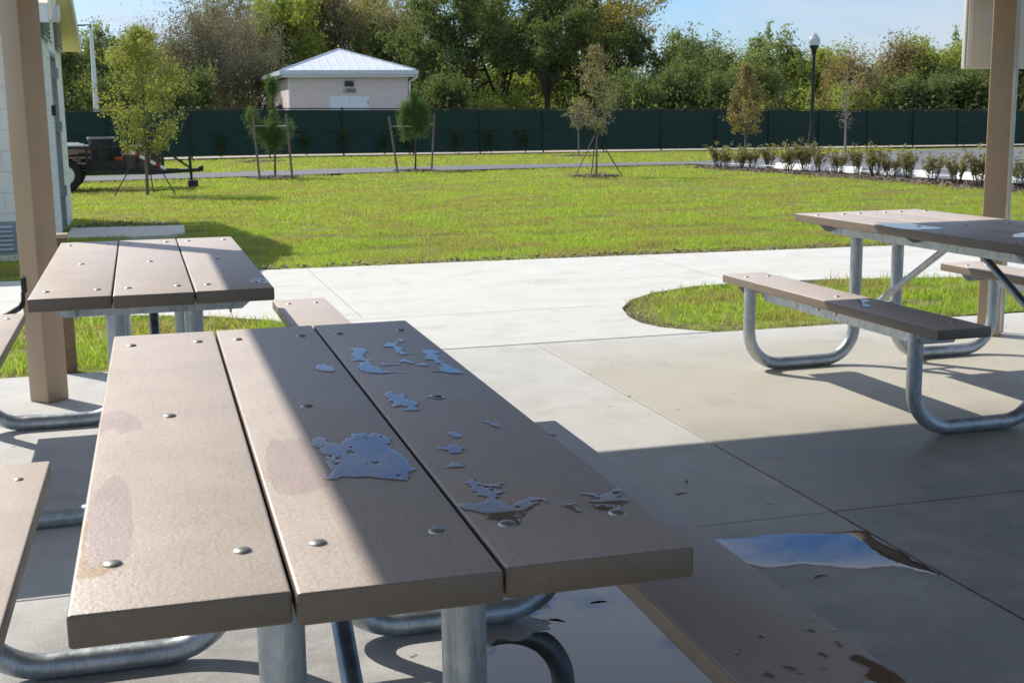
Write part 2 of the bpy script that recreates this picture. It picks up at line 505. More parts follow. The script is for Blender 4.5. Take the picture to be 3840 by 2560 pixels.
cr = nt.nodes.new('ShaderNodeValToRGB'); cr.color_ramp.elements[0].position = .50; cr.color_ramp.elements[1].position = .64
cr.color_ramp.elements[0].color = (0, 0, 0, 1); cr.color_ramp.elements[1].color = (.75, .75, .75, 1)
mx = nt.nodes.new('ShaderNodeMix'); mx.data_type = 'RGBA'; mx.inputs[7].default_value = (5.3, 5.8, 6.5, 1)
sat = nt.nodes.new('ShaderNodeHueSaturation'); sat.inputs['Saturation'].default_value = 1.22
sat.inputs['Value'].default_value = 1.0
tint = nt.nodes.new('ShaderNodeMix'); tint.data_type = 'RGBA'; tint.blend_type = 'MULTIPLY'; tint.inputs[0].default_value = 1; tint.inputs[7].default_value = (.74, .88, 1.2, 1)
sx_ = nt.nodes.new('ShaderNodeSeparateXYZ'); hz_ = nt.nodes.new('ShaderNodeMapRange'); hz_.inputs[1].default_value = .05; hz_.inputs[2].default_value = .7; hz_.inputs[3].default_value = 1; hz_.inputs[4].default_value = .3
nt.links.new(tc.outputs['Generated'], sx_.inputs[0]); nt.links.new(sx_.outputs[2], hz_.inputs[0]); nt.links.new(hz_.outputs[0], tint.inputs[0])
nt.links.new(tc.outputs['Generated'], mp.inputs[0]); nt.links.new(mp.outputs[0], nz.inputs[0]); cz = nt.nodes.new('ShaderNodeMapRange'); cz.inputs[1].default_value = .24; cz.inputs[2].default_value = .34; cz.inputs[3].default_value = -.045; cz.inputs[4].default_value = .125
ca = nt.nodes.new('ShaderNodeMath'); ca.operation = 'ADD'
nt.links.new(sx_.outputs[2], cz.inputs[0]); nt.links.new(nz.outputs[0], ca.inputs[0]); nt.links.new(cz.outputs[0], ca.inputs[1]); nt.links.new(ca.outputs[0], cr.inputs[0])
nt.links.new(sky.outputs[0], sat.inputs['Color']); nt.links.new(sat.outputs[0], tint.inputs[6]); nt.links.new(tint.outputs[2], mx.inputs[6]); nt.links.new(cr.outputs[0], mx.inputs[0])
nt.links.new(mx.outputs[2], bg.inputs[0]); bg.inputs[1].default_value = .128; nt.links.new(bg.outputs[0], wo.inputs[0])
sun = bpy.data.lights.new('sun', 'SUN'); sun.energy = 5.0; sun.angle = R_(.53); sun.color = (1, .96, .88)
suno = bpy.data.objects.new('sun', sun); col.objects.link(suno)
suno.rotation_euler = SUN_DIR.to_track_quat('Z', 'Y').to_euler()
sc.view_settings.view_transform = 'Standard'; sc.view_settings.look = 'None'; sc.view_settings.exposure = 0
sc.render.engine = 'CYCLES'
sc.cycles.max_bounces = 6; sc.cycles.transparent_max_bounces = 16; sc.cycles.use_denoising = True
sc.cycles.sample_clamp_indirect = 6


def flat(name, polys, z, mat, kind='structure'):
    bm = bmesh.new()
    for poly in polys:
        bm.faces.new([bm.verts.new((x, y, (z + grade(x, y)) if callable(grade) else z)) for x, y in poly])
    bmesh.ops.triangulate(bm, faces=bm.faces)
    me = bpy.data.meshes.new(name); bm.to_mesh(me); bm.free(); me.materials.append(mat)
    o = bpy.data.objects.new(name, me); col.objects.link(o)
    for p in me.polygons:
        if p.normal.z < 0: p.flip()
    if kind: o['kind'] = kind
    return o


def strip(name, pts_a, pts_b, z, mat, nsub=12, nrow=6):
    """graded sheet between two polylines with equal point counts"""
    def res(pts):
        out = []
        for i in range(len(pts) - 1):
            for k in range(nsub):
                t = k / nsub; out.append((pts[i][0] * (1 - t) + pts[i + 1][0] * t, pts[i][1] * (1 - t) + pts[i + 1][1] * t))
        out.append(pts[-1]); return out
    A, B = res(pts_a), res(pts_b); mb = MB(); n = len(A)
    for j in range(nrow + 1):
        t = j / nrow
        for a, b in zip(A, B):
            x, y = a[0] * (1 - t) + b[0] * t, a[1] * (1 - t) + b[1] * t
            mb.v.append((x, y, grade(x, y) + z))
    for j in range(nrow):
        for i in range(n - 1):
            mb.f.append((j * n + i, j * n + i + 1, (j + 1) * n + i + 1, (j + 1) * n + i))
    o = mb.build(name, mat, smooth=True); o['kind'] = 'structure'
    for p in o.data.polygons:
        if p.normal.z < 0: p.flip()
    return o


# ------------------------------------------------------------------ ground
def build_ground():
    xs = [-400, -150, -60, -30, -15] + [x * 1.5 - 12 for x in range(0, 60)] + [90, 130, 200, 400]
    ys = [-60, -20, 0, 5, 9, 12, 14] + [14 + 1.5 * k for k in range(1, 40)] + [85, 110, 160, 260, 500, 900]
    mb = MB()
    for y in ys:
        for x in xs:
            z = grade(min(x, 60), min(y, 90)) - .055 if y > 9 else -.055
            mb.v.append((x, y, z + (.02 * noise.noise(Vector((x * .3, y * .3, 0))) if 12 < y < 70 else 0)))
    n = len(xs)
    for j in range(len(ys) - 1):
        for i in range(n - 1): mb.f.append((j * n + i, j * n + i + 1, (j + 1) * n + i + 1, (j + 1) * n + i))
    o = mb.build('lawn_ground', LAWN, smooth=True); o['kind'] = 'structure'
    for p in o.data.polygons:
        if p.normal.z < 0: p.flip()


build_ground()


def smoothpoly(p, n=5):
    out = []
    m = len(p)
    for i in range(m):
        p0, p1, p2, p3 = (Vector((*p[(i + k) % m], 0)) for k in (-1, 0, 1, 2))
        for k in range(n):
            t = k / n
            q = .5 * ((2 * p1) + (p2 - p0) * t + (2 * p0 - 5 * p1 + 4 * p2 - p3) * t * t + (3 * p1 - p0 - 3 * p2 + p3) * t ** 3)
            out.append((q.x, q.y))
    return out


# curved walk: everything between the patio and the lawn except the two grass islands
ISL = [(9.5, 6.80), (5.1, 6.86), (4.6, 6.78), (4.05, 6.765), (3.46, 6.76), (3.12, 6.80), (2.96, 7.0), (2.91, 7.2), (2.93, 7.45), (3.02, 7.8), (3.2, 8.12), (3.5, 8.42), (3.9, 8.62), (4.3, 8.68), (5.0, 8.62), (6.0, 8.36), (9.5, 7.7)]
LFT = [(-6, 6.76), (-.2, 6.76), (.6, 6.76), (.86, 6.83), (1.0, 7.05), (1.02, 7.4), (.95, 7.75), (.74, 8.12), (.34, 8.46), (-.1, 8.66), (-.6, 8.72), (-6, 8.72)]


def thick(name, poly, z0, z1, mat):
    bm = bmesh.new()
    f = bm.faces.new([bm.verts.new((x, y, z1)) for x, y in poly])
    if f.normal.z < 0 or sum(poly[i][0] * poly[(i + 1) % len(poly)][1] - poly[(i + 1) % len(poly)][0] * poly[i][1] for i in range(len(poly))) < 0:
        bmesh.ops.reverse_faces(bm, faces=[f])
    r = bmesh.ops.extrude_face_region(bm, geom=[f])
    # the extruded copy becomes the underside
    for v in [e for e in r['geom'] if isinstance(e, bmesh.types.BMVert)]: v.co.z = z0
    bmesh.ops.triangulate(bm, faces=bm.faces)
    bmesh.ops.recalc_face_normals(bm, faces=bm.faces)
    me = bpy.data.meshes.new(name); bm.to_mesh(me); bm.free(); me.materials.append(mat)
    o = bpy.data.objects.new(name, me); col.objects.link(o); o['kind'] = 'structure'
    return o


isl_edge = ISL[1:-1]; lft_edge = LFT[1:-1]
# patio slab bays with 8 mm joints
xs = [-7.67, -4.42, -1.17, 2.08, 5.33, 8.58]; ys = [-6.27, -3.02, .23, 3.48, 6.725]
mb = MB(); gj = .0045
for i in range(5):
    for j in range(4):
        mb.span((xs[i] + gj, ys[j] + gj, -.12), (xs[i + 1] - gj, ys[j + 1] - gj, 0))
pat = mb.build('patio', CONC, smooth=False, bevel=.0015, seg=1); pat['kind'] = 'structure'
flat('patio_bed', [[(-7.6, -6.2), (8.5, -6.2), (8.5, 6.72), (-7.6, 6.72)]], -.012, JOINT)
# walk: panels split around islands
cxL = [(1.02, 7.4), (.95, 7.75), (.74, 8.12), (.34, 8.46), (-.1, 8.66), (-.6, 8.72), (-8, 8.72)]
walk_poly = [(-8, 8.72), (-.6, 8.72), (-.1, 8.66), (.34, 8.46), (.74, 8.12), (.95, 7.75), (1.02, 7.4), (1.0, 7.05), (.86, 6.83), (.6, 6.745),
             (3.2, 6.745), (3.12, 6.80), (2.96, 7.0), (2.91, 7.2), (2.93, 7.45), (3.02, 7.8), (3.2, 8.12), (3.5, 8.42), (3.9, 8.62), (4.31, 8.68), (4.31, 10.77),
             (2.5, 10.86), (.9, 10.92), (-1.2, 10.92), (-8, 10.95)]
thick('walk', walk_poly, -.12, 0, WALK)
thick('walk', [(4.322, 8.68), (5.0, 8.62), (6.0, 8.36), (9.5, 7.7), (12, 7.3), (12, 10.1), (9, 10.45), (6.48, 10.63), (4.322, 10.77)], -.12, 0, WALK)
flat('walk_joint', [[(4.305, 8.7), (4.327, 8.7), (4.327, 10.75), (4.305, 10.75)]], -.01, JOINT)
flat('walk_joint', [[(.98, 7.94), (2.99, 7.94), (2.99, 7.945), (.98, 7.945)], [(1.3, 8.0), (1.305, 8.0), (1.305, 10.88), (1.3, 10.88)]], .0012, simple('tooled_joint', (.30, .28, .24), .9))
thick('building_pad', [(-.9, 15.0), (.2, 15.02), (.43, 15.35), (.45, 16.4), (-.9, 16.6)], -.1, -.028, WALK)
# island soil
flat('island_soil', [[(x, y) for x, y in ISL]], -.018, LAWN)
flat('island_soil', [[(x, y) for x, y in LFT]], -.018, LAWN)
# road and car park
strip('road', [(-30, 29.0), (-1.6, 30.8), (2.75, 31.3), (7.9, 32.35), (15.86, 33.6), (26, 33.5)], [(-30, 32), (-1.6, 34.0), (3, 34.7), (8.9, 36.0), (16.5, 35.9), (26, 44.5)], .006, ASPH)
strip('car_park', [(15.0, 8.0), (15.0, 33.58), (26, 44.5), (36, 50.5), (75, 53)], [(75, 8.0), (75, 20), (75, 30), (75, 40), (75, 50)], .012, ASPH)
kb = strip('kerb', [(14.80, 12), (14.80, 31.5)], [(14.99, 12), (14.99, 31.5)], .09, PAINTW, 16, 2)
for k, y in enumerate([15.0, 17.7, 20.4, 23.1, 25.8, 28.5]):
    strip('parking_line', [(15.4, y), (20.4, y)], [(15.4, y + .1), (20.4, y + .1)], .018, PAINTW, 3, 1)
for k, y in enumerate([17.7, 20.4, 23.1, 25.8, 28.5, 31.2]):
    strip('parking_line', [(27.5, y), (32.5, y)], [(27.5, y + .1), (32.5, y + .1)], .018, PAINTW, 3, 1)

# fence line helper
F0 = Vector((-2.66, 49.6)); F1 = Vector((41.85, 57.6)); FD = (F1 - F0).normalized(); FNn = Vector((-FD.y, FD.x))


def fpt(s, off=0):
    q = F0 + FD * s + FNn * off
    return q.x, q.y


strip('gravel_strip', [fpt(-12, -.7), fpt(20, -.7), fpt(75, -.7)], [fpt(-12, 2.5), fpt(20, 2.5), fpt(75, 2.5)], .01, GRAVEL, 14, 2)


# ------------------------------------------------------------------ grass
def blades(centers, h, wd, lean=.45):
    """two-segment curved blades as triangles strips -> 3 tris each"""
    n = len(centers)
    a = rng.uniform(0, 2 * np.pi, n); la = rng.uniform(0, 2 * np.pi, n)
    hh = h * rng.uniform(.5, 1.25, n); ww = wd * rng.uniform(.6, 1.2, n)
    ln = np.abs(rng.normal(0, lean, n))
    side = np.stack([np.cos(a), np.sin(a), np.zeros(n)], 1) * ww[:, None] / 2
    ld = np.stack([np.cos(la), np.sin(la), np.zeros(n)], 1)
    mid = centers + ld * (hh * ln * .35)[:, None] + np.array([0, 0, 1.]) * (hh * .58)[:, None]
    tip = centers + ld * (hh * ln * 1.1)[:, None] + np.array([0, 0, 1.]) * (hh * (1 - .25 * np.minimum(ln, 1.5)))[:, None]
    return centers, side, mid, tip


def blade_mesh(name, groups, mat):
    V = []; F3 = []; off = 0; loops = []; starts = []; totals = []; ls = 0
    for (c, s, m, t) in groups:
        n = len(c)
        v = np.stack([c - s, c + s, m + s * .75, m - s * .75, t], 1).reshape(-1, 3)
        idx = (np.arange(n) * 5 + off)[:, None]
        q = idx + np.array([0, 1, 2, 3]); tr = idx + np.array([3, 2, 4])
        both = np.concatenate([q, tr], 1).ravel()
        V.append(v); loops.append(both)
        st = (np.arange(n) * 7 + ls)[:, None] + np.array([0, 4]); starts.append(st.ravel())
        totals.append(np.tile([4, 3], n)); ls += 7 * n; off += 5 * n
    V = np.concatenate(V); loops = np.concatenate(loops); starts = np.concatenate(starts); totals = np.concatenate(totals)
    me = bpy.data.meshes.new(name)
    me.vertices.add(len(V)); me.vertices.foreach_set('co', V.astype(np.float32).ravel())
    me.loops.add(len(loops)); me.loops.foreach_set('vertex_index', loops.astype(np.int32))
    me.polygons.add(len(starts)); me.polygons.foreach_set('loop_start', starts.astype(np.int32)); me.polygons.foreach_set('loop_total', totals.astype(np.int32))
    me.polygons.foreach_set('use_smooth', np.ones(len(starts), dtype=bool))
    me.update(calc_edges=True); me.materials.append(mat)
    o = bpy.data.objects.new(name, me); col.objects.link(o)
    return o


def inpoly(P, poly):
    x, y = P[:, 0], P[:, 1]; ins = np.zeros(len(P), bool); n = len(poly)
    for i in range(n):
        x0, y0 = poly[i]; x1, y1 = poly[(i + 1) % n]
        if y0 == y1: continue
        c = ((y0 > y) != (y1 > y)) & (x < (x1 - x0) * (y - y0) / (y1 - y0) + x0)
        ins ^= c
    return ins


def gradev(x, y):
    return -(.0055 * np.maximum(0, y - 14) + .0098 * np.maximum(0, x - 6) * np.clip((y - 14) / 36, 0, 1))


def field(P, f, seed=0):
    return np.array([noise.fractal(Vector((x * f, y * f, seed)), 1, 2, 3) for x, y in P])


def scatter(x0, x1, y0, y1, dens, keep=None, thin=None, seed=0):
    n = int((x1 - x0) * (y1 - y0) * dens)
    P = np.stack([rng.uniform(x0, x1, n), rng.uniform(y0, y1, n)], 1)
    # only what the photograph (with some margin) can see
    d = FWD; 
    X = P[:, 0] * RIGHT.x + P[:, 1] * RIGHT.y; Yf = P[:, 0] * FWD.x + P[:, 1] * FWD.y
    P = P[np.abs(X) < Yf * .46 + 1.0]
    if keep is not None: P = P[keep(P)]
    if thin and len(P):
        # bare spots
        f = np.array([noise.fractal(Vector((x * .9, y * 1.9, 3.3 + seed)), .8, 2.1, 5) for x, y in P])
        P = P[rng.uniform(0, 1, len(P)) > np.clip((f - .02) * thin, 0, .95)]
    return np.stack([P[:, 0], P[:, 1], gradev(P[:, 0], P[:, 1]) * (P[:, 1] > 9) - .03], 1)


def lawn_keep(P):
    x, y = P[:, 0], P[:, 1]
    front = np.interp(x, [-8, .9, 2.5, 4.3, 6.5, 9, 12], [10.97, 10.95, 10.89, 10.80, 10.66, 10.48, 10.15])
    k = y > front + np.abs(rng.normal(0, .06, len(P)))
    pad = (x > -1.0) & (x < .46) & (y > 15.0) & (y < 16.5)
    bld = (x < -.95) & (y > 13.1) & (y < 18.3)
    hed = (x > 13.95) & (x < 75) & (y > 16) & (y < 31.5)
    lot = (x > 14.9) & (y < 33.6)
    rn = np.interp(x, [-30, -1.6, 2.75, 7.9, 15.86, 26], [29, 30.8, 31.3, 32.35, 33.6, 33.5])
    rf = np.interp(x, [-30, -1.6, 3, 8.9, 16.5, 26, 36, 75], [32, 34, 34.7, 36, 36.2, 44.5, 50.5, 53])
    road = (y > rn) & (y < rf)
    lot2 = (x > 15) & (y < rf)
    return k & ~pad & ~bld & ~hed & ~lot & ~road & ~lot2


def fence_keep(P):
    fy = F0.y + (P[:, 0] - F0.x) * FD.y / FD.x
    return lawn_keep(P) & (P[:, 1] < fy - .75)


groups = []
for (a, b, dens, h, wd, th) in ((10.5, 12.2, 6500, .048, .0045, 3.2), (12.2, 15, 4200, .042, .0055, 3.6), (15, 20, 2300, .040, .0075, 3.6), (20, 27, 1150, .042, .010, 3.2), (27, 34, 600, .046, .014, 2.4), (34, 56, 220, .055, .022, 1.0)):
    P = scatter(-14, 34, a, b, dens, fence_keep, th)
    groups.append(blades(P, h, wd, .95))
lg = blade_mesh('lawn_grass', groups, GRASS); tag(lg, 'sunlit mown lawn grass stretching from the walk to the hedge and road', 'grass', kind='stuff')


def isl_keep(poly, m=.0):
    return lambda P: inpoly(P, poly)


for poly, bb, lab, nm in ((ISL, (2.85, 8.2, 6.75, 8.7), 'rounded grass island beside the right picnic table', 'island_grass'), (LFT, (-2.6, 1.05, 6.75, 8.75), 'grass bed behind the left post and back table', 'bed_grass')):
    def kp(P, poly=poly):
        ins = inpoly(P, poly)
        f = np.array([noise.fractal(Vector((x * 2.2, y * 2.8, 9)), .8, 2.1, 5) for x, y in P]) if len(P) else np.zeros(0)
        # thin out along the tip and towards the patio kerb
        edge = np.clip((P[:, 0] - 3.0) / 1.0, .0, 1) if poly is ISL else np.clip((1.05 - P[:, 0]) / .5, .1, 1)
        low = np.clip((P[:, 1] - 6.74) / .25, .25, 1)
        return ins & (rng.uniform(0, 1, len(P)) < edge ** .7 * low) & (f < rng.uniform(-.05, .35, len(P)))
    P = scatter(*bb, 5200, kp); P[:, 2] = -.02
    P2 = scatter(*bb, 500, kp); P2[:, 2] = -.02
    o = blade_mesh(nm, [blades(P, .045, .005, 1.1), blades(P2, .095, .006, 1.1)], GRASS)
    tag(o, lab, 'grass', kind='stuff')


# dead leaf litter along the lawn edge and island rim, mulch rings
def chips(name, P, size, mat, label, cat='mulch', kind='stuff', flatness=.35):
    n = len(P); a = rng.uniform(0, 2 * np.pi, n); s = size * rng.uniform(.4, 1.3, n)
    tilt = rng.normal(0, flatness, n)
    u = np.stack([np.cos(a), np.sin(a), tilt], 1) * s[:, None]; w_ = np.stack([-np.sin(a), np.cos(a), rng.normal(0, flatness, n)], 1) * (s * rng.uniform(.25, .6, n))[:, None]
    v = np.stack([P - u, P - w_, P + u, P + w_], 1).reshape(-1, 3)
    o = raw_mesh(name, v, 4, mat); tag(o, label, cat, kind=kind); return o


def ringchips(c, r, n):
    a = rng.uniform(0, 2 * np.pi, n); q = np.sqrt(rng.uniform(0, 1, n)) * r * (1 + .15 * np.sin(3 * a))
    x = c[0] + q * np.cos(a); y = c[1] + q * np.sin(a)
    return np.stack([x, y, gradev(x, y) + .01 + .05 * (1 - q / r) * rng.uniform(0, 1, n)], 1)


n = 2600; xx = rng.uniform(.6, 9, n); yy = np.interp(xx, [-8, .9, 2.5, 4.3, 6.5, 9, 12], [10.95, 10.93, 10.87, 10.78, 10.64, 10.46, 10.13]) + np.abs(rng.normal(0, .05, n))
chips('leaf_litter', np.stack([xx, yy, rng.uniform(-.01, .03, n)], 1), .020, MULCHM, 'dead brown leaf litter along the lawn edge of the walk', 'leaf litter')
e = np.array(isl_edge + []); k = rng.integers(0, len(e) - 1, 2600); t_ = rng.uniform(0, 1, 2600)[:, None]
pe = e[k] * (1 - t_) + e[k + 1] * t_; cen = np.array([4.2, 7.7]); dv = cen - pe; dv /= np.linalg.norm(dv, axis=1)[:, None]
pe = pe + dv * np.abs(rng.normal(0, .09, 2600))[:, None]; pe = pe[inpoly(pe, ISL) & (pe[:, 0] < 5)]
chips('leaf_litter', np.stack([pe[:, 0], pe[:, 1], rng.uniform(-.016, .0, len(pe))], 1), .009, MULCHM, 'brown soil crumbs and dead leaves around the grass island rim', 'leaf litter')


# ------------------------------------------------------------------ picnic tables
PW, PG, PL, PT = .237, .004, 1.817, .040
ZT = .762; ZB = .466; BX = .644


def arc(c, r, a0, a1, n, ax='xz', y=0):
    return [(c[0] + r * math.cos(R_(a0 + (a1 - a0) * k / n)), y, c[1] + r * math.sin(R_(a0 + (a1 - a0) * k / n))) for k in range(n + 1)]


def plank(name, cx, zt, parent, dy0=0, dy1=0, seed=0):
    bm = bmesh.new()
    L0, L1 = -PL / 2 + dy0, PL / 2 + dy1
    bmesh.ops.create_cube(bm, size=1)
    for v in bm.verts:
        v.co = Vector((v.co.x * PW, L0 if v.co.y < 0 else L1, v.co.z * PT))
    longe = [e for e in bm.edges if abs((e.verts[0].co - e.verts[1].co).y) > 1]
    bmesh.ops.bevel(bm, geom=longe, offset=.005, segments=3, affect='EDGES', profile=.5)
    ende = [e for e in bm.edges if e.calc_face_angle(0) > 1.3 and abs((e.verts[0].co - e.verts[1].co).y) < .01]
    # a slightly rounded, saw-cut top arris at both ends
    bmesh.ops.bevel(bm, geom=ende, offset=.0035, segments=2, affect='EDGES', profile=.5)
    me = bpy.data.meshes.new(name); bm.to_mesh(me); bm.free()
    for p in me.polygons: p.use_smooth = True
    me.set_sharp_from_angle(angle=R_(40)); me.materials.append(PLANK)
    o = bpy.data.objects.new(name, me); col.objects.link(o); o.parent = parent
    o.location = (cx, 0, zt - PT / 2)
    return o


def dome_bolt(name, x, y, z, parent, mesh=[None]):
    if mesh[0] is None:
        r = .0118; prof = [(r * 1.02, 0)] + [(r * math.cos(a), .0005 + .0042 * math.sin(a)) for a in [R_(d) for d in (0, 20, 40, 60, 75, 86)]]
        mesh[0] = MB().lathe(prof, n=20).build('bolt', BOLTM, parent, smooth=True, angle=60)
        o = mesh[0]
    else:
        o = mesh[0].copy(); o.name = 'bolt'; col.objects.link(o); o.parent = parent
    o.location = (x, y, z)
    return o


def make_table():
    root = empty('picnic_table', (0, 0, 0))
    st = ((.004, .0), (-.006, .002), (.003, -.002))
    for i in range(3): plank('tabletop_plank', (i - 1) * (PW + PG), ZT, root, *st[i])
    for s in (-1, 1): plank('bench_seat', s * BX, ZB, root, 0, 0)
    ye = PL / 2 - .1515
    for i in range(3):
        cx = (i - 1) * (PW + PG)
        for yy in (-ye, ye):
            for b in (-.075, .075): dome_bolt('bolt', cx + b, yy, ZT, root)
        dome_bolt('bolt', cx, 0, ZT, root)
    for s in (-1, 1):
        for yy in (-ye, ye):
            for b in (-.06, .06): dome_bolt('bolt', s * BX + b, yy, ZB, root)
        dome_bolt('bolt', s * BX, 0, ZB, root)
    # bent pipe leg frames
    r = .0302; yl = .70; xo, xi, rc = .712, .12, .165
    for s in (-1, 1):
        for e in (-1, 1):
            y = e * yl
            pts = [(-xo, y, ZB - PT - .002), (-xo, y, r + rc + .06)]
            pts += arc((-xo + rc, r + rc), rc, 180, 270, 12, y=y)
            pts += [((-xo - xi) / 2, y, r)]
            pts += arc((-xi - rc, r + rc), rc, 270, 360, 12, y=y)
            pts += [(-xi, y, .45), (-xi, y, ZT - PT - .006)]
            pts = [(-s * p[0], p[1], p[2]) for p in pts]
            MB().tube(pts, r, 24).build('leg', GALV, root, smooth=True, angle=50)
    # cross brackets under the top (clipped ends) at both ends, and one in the middle
    zb = ZT - PT - .001
    for yy, h in ((-ye + .012, .042), (ye - .012, .042), (0, .03)):
        e = 1 if yy > 0 else -1
        mb = MB()
        W2 = .325
        face = [(-W2, zb), (W2, zb), (W2 - .012, zb - .006), (W2 - .055, zb - h), (-W2 + .055, zb - h), (-W2 + .012, zb - .006)]
        n = len(face)
        y0, y1 = yy - .0025, yy + .0025
        mb.add([(x, y0, z) for x, z in face] + [(x, y1, z) for x, z in face], [tuple(range(n)), tuple(reversed(range(n, 2 * n)))] + [(i, (i + 1) % n, n + (i + 1) % n, n + i) for i in range(n)])
        mb.span((-W2 + .01, yy + (.003 if e < 0 else -.038), zb - .005), (W2 - .01, yy + (.038 if e < 0 else -.003), zb - .0005))
        mb.build('cross_bracket', GALV, root)
    # angle rails along the length, under the top and under each bench
    def rail(x, s, z, L, h, name):
        mb = MB()
        poly = [(-L, z), (L, z), (L, z - .012), (L - .05, z - h), (-L + .05, z - h), (-L, z - .012)]
        n = len(poly)
        mb.add([(x - .002, y, zz) for y, zz in poly] + [(x + .002, y, zz) for y, zz in poly], [tuple(range(n)), tuple(reversed(range(n, 2 * n)))] + [(i, (i + 1) % n, n + (i + 1) % n, n + i) for i in range(n)])
        mb.span((min(x + .002 * s, x + .034 * s), -L + .01, z - .0045), (max(x + .002 * s, x + .034 * s), L - .01, z - .001))
        return mb.build(name, GALV, root)
    for s in (-1, 1):
        rail(s * .235, -s, zb - .0055, .80, .048, 'top_rail')
        rail(s * .158, -s, zb - .0055, .66, .05, 'leg_rail')
        rail(s * (xo - .034), -s, ZB - PT - .0055, .655, .055, 'bench_rail')
        for e in (-1, 1):
            mb = MB(); y = e * (ye)
            z = ZB - PT - .002; face = [(-.10, z), (.10, z), (.09, z - .006), (.062, z - .04), (-.075, z - .04), (-.1, z - .01)]
            n = len(face); y0, y1 = y - .0025, y + .0025
            mb.add([(s * (BX) + s * -x, y0, zz) for x, zz in face] + [(s * BX + s * -x, y1, zz) for x, zz in face], [tuple(range(n)), tuple(reversed(range(n, 2 * n)))] + [(i, (i + 1) % n, n + (i + 1) % n, n + i) for i in range(n)])
            mb.build('bench_bracket', GALV, root)
        for yy in (-.05, .1): MB().lathe([(.009, -.004), (.009, .004), (.006, .007)], (0, 0, 0), 8, 'X').build('rail_bolt', BOLTM, root).location = (s * (xo - .031), yy, ZB - PT - .03)
    # low tie between the inner legs and the diagonal brace up to the middle of the top
    for e in (-1, 1):
        MB().tube([(-xi, e * yl, .30), (xi, e * yl, .30)], .014, 12).build('tie_bar', GALV, root, smooth=True)
        MB().tube([(0, e * (yl - .01), .305), (0, e * .10, zb - .062), (0, e * .055, zb - .03)], .0165, 14).build('brace', DARKST if e < 0 else GALV, root, smooth=True)
    return root


T0 = make_table()
tabs = [(0.259, 2.244, -.45, 'nearest picnic table, wet grey-brown planks half in shade, with water puddles on top'),
        (0.004, 4.824, .25, 'brown picnic table behind the nearest one, beside the left tan post'),
        (3.574, 4.928, .34, 'picnic table on the right seen side-on in front of the grass island')]
for i, (x, y, r, lab) in enumerate(tabs):
    o = T0 if i == 0 else copy_tree(T0)
    o.location = (x, y, 0); o.rotation_euler = (0, 0, R_(r))
    tag(o, lab, 'picnic table', 'picnic tables under the shelter')


# ------------------------------------------------------------------ puddles
def seg_dist(px, py, poly):
    best = 1e9; ins = False; n = len(poly)
    for i in range(n):
        x0, y0 = poly[i]; x1, y1 = poly[(i + 1) % n]
        dx, dy = x1 - x0, y1 - y0
        t = max(0, min(1, ((px - x0) * dx + (py - y0) * dy) / (dx * dx + dy * dy + 1e-12)))
        d = math.hypot(px - x0 - t * dx, py - y0 - t * dy)
        if d < best: best = d
        if (y0 > py) != (y1 > py) and px < (x1 - x0) * (py - y0) / (y1 - y0) + x0: ins = not ins
    return best if ins else -best


def puddle(name, polys, z, cell, mat, rag=.004, hole=.0, thick_=.0022, men=.006, seed=0, label='', group=None, cat='puddle', nf=60):
    """thin water film with ragged shore, dry islands and a rounded meniscus"""
    verts = {}; V = []; F = []
    for poly in polys:
        xs_ = [p[0] for p in poly]; ys_ = [p[1] for p in poly]
        i0, i1 = int(math.floor((min(xs_) - rag * 2) / cell)), int(math.ceil((max(xs_) + rag * 2) / cell))
        j0, j1 = int(math.floor((min(ys_) - rag * 2) / cell)), int(math.ceil((max(ys_) + rag * 2) / cell))
        D = {}
        for i in range(i0, i1 + 1):
            for j in range(j0, j1 + 1):
                x, y = i * cell, j * cell
                d = seg_dist(x, y, poly)
                if d > -rag * 2.5:
                    d += rag * 2.2 * noise.fractal(Vector((x * nf, y * nf, seed)), .9, 2.2, 5)
                    if hole > 0:
                        h = noise.fractal(Vector((x * 60, y * 38, seed + 7)), .9, 2.1, 3)
                        d = min(d, (hole - h) * .02)
                D[i, j] = d

        def vid(i, j, a=None):
            # shore vertices slide onto the zero contour
            key = (i, j, id(poly))
            if key in verts: return verts[key]
            d = D[i, j]; x, y = i * cell, j * cell
            if d < 0:
                gx = (D.get((i + 1, j), d) - D.get((i - 1, j), d)); gy = (D.get((i, j + 1), d) - D.get((i, j - 1), d))
                g = math.hypot(gx, gy) / (2 * cell) + 1e-6
                mv = min(cell * .9, -d / g); gl = math.hypot(gx, gy) + 1e-9
                x += gx / gl * mv; y += gy / gl * mv; hgt = 0
            else:
                u = min(1, d / men); hgt = thick_ * math.sqrt(1 - (1 - u) ** 2)
            verts[key] = len(V); V.append((x, y, z + .0003 + hgt)); return verts[key]
        for i in range(i0, i1):
            for j in range(j0, j1):
                q = [(i, j), (i + 1, j), (i + 1, j + 1), (i, j + 1)]
                if sum(D[k] >= 0 for k in q) >= 2: F.append(tuple(vid(*k) for k in q))
    if not F: return None
    me = bpy.data.meshes.new(name); me.from_pydata(V, [], F); me.update()
    for p in me.polygons: p.use_smooth = True
    me.materials.append(mat); o = bpy.data.objects.new(name, me); col.objects.link(o)
    tag(o, label, cat, group); return o


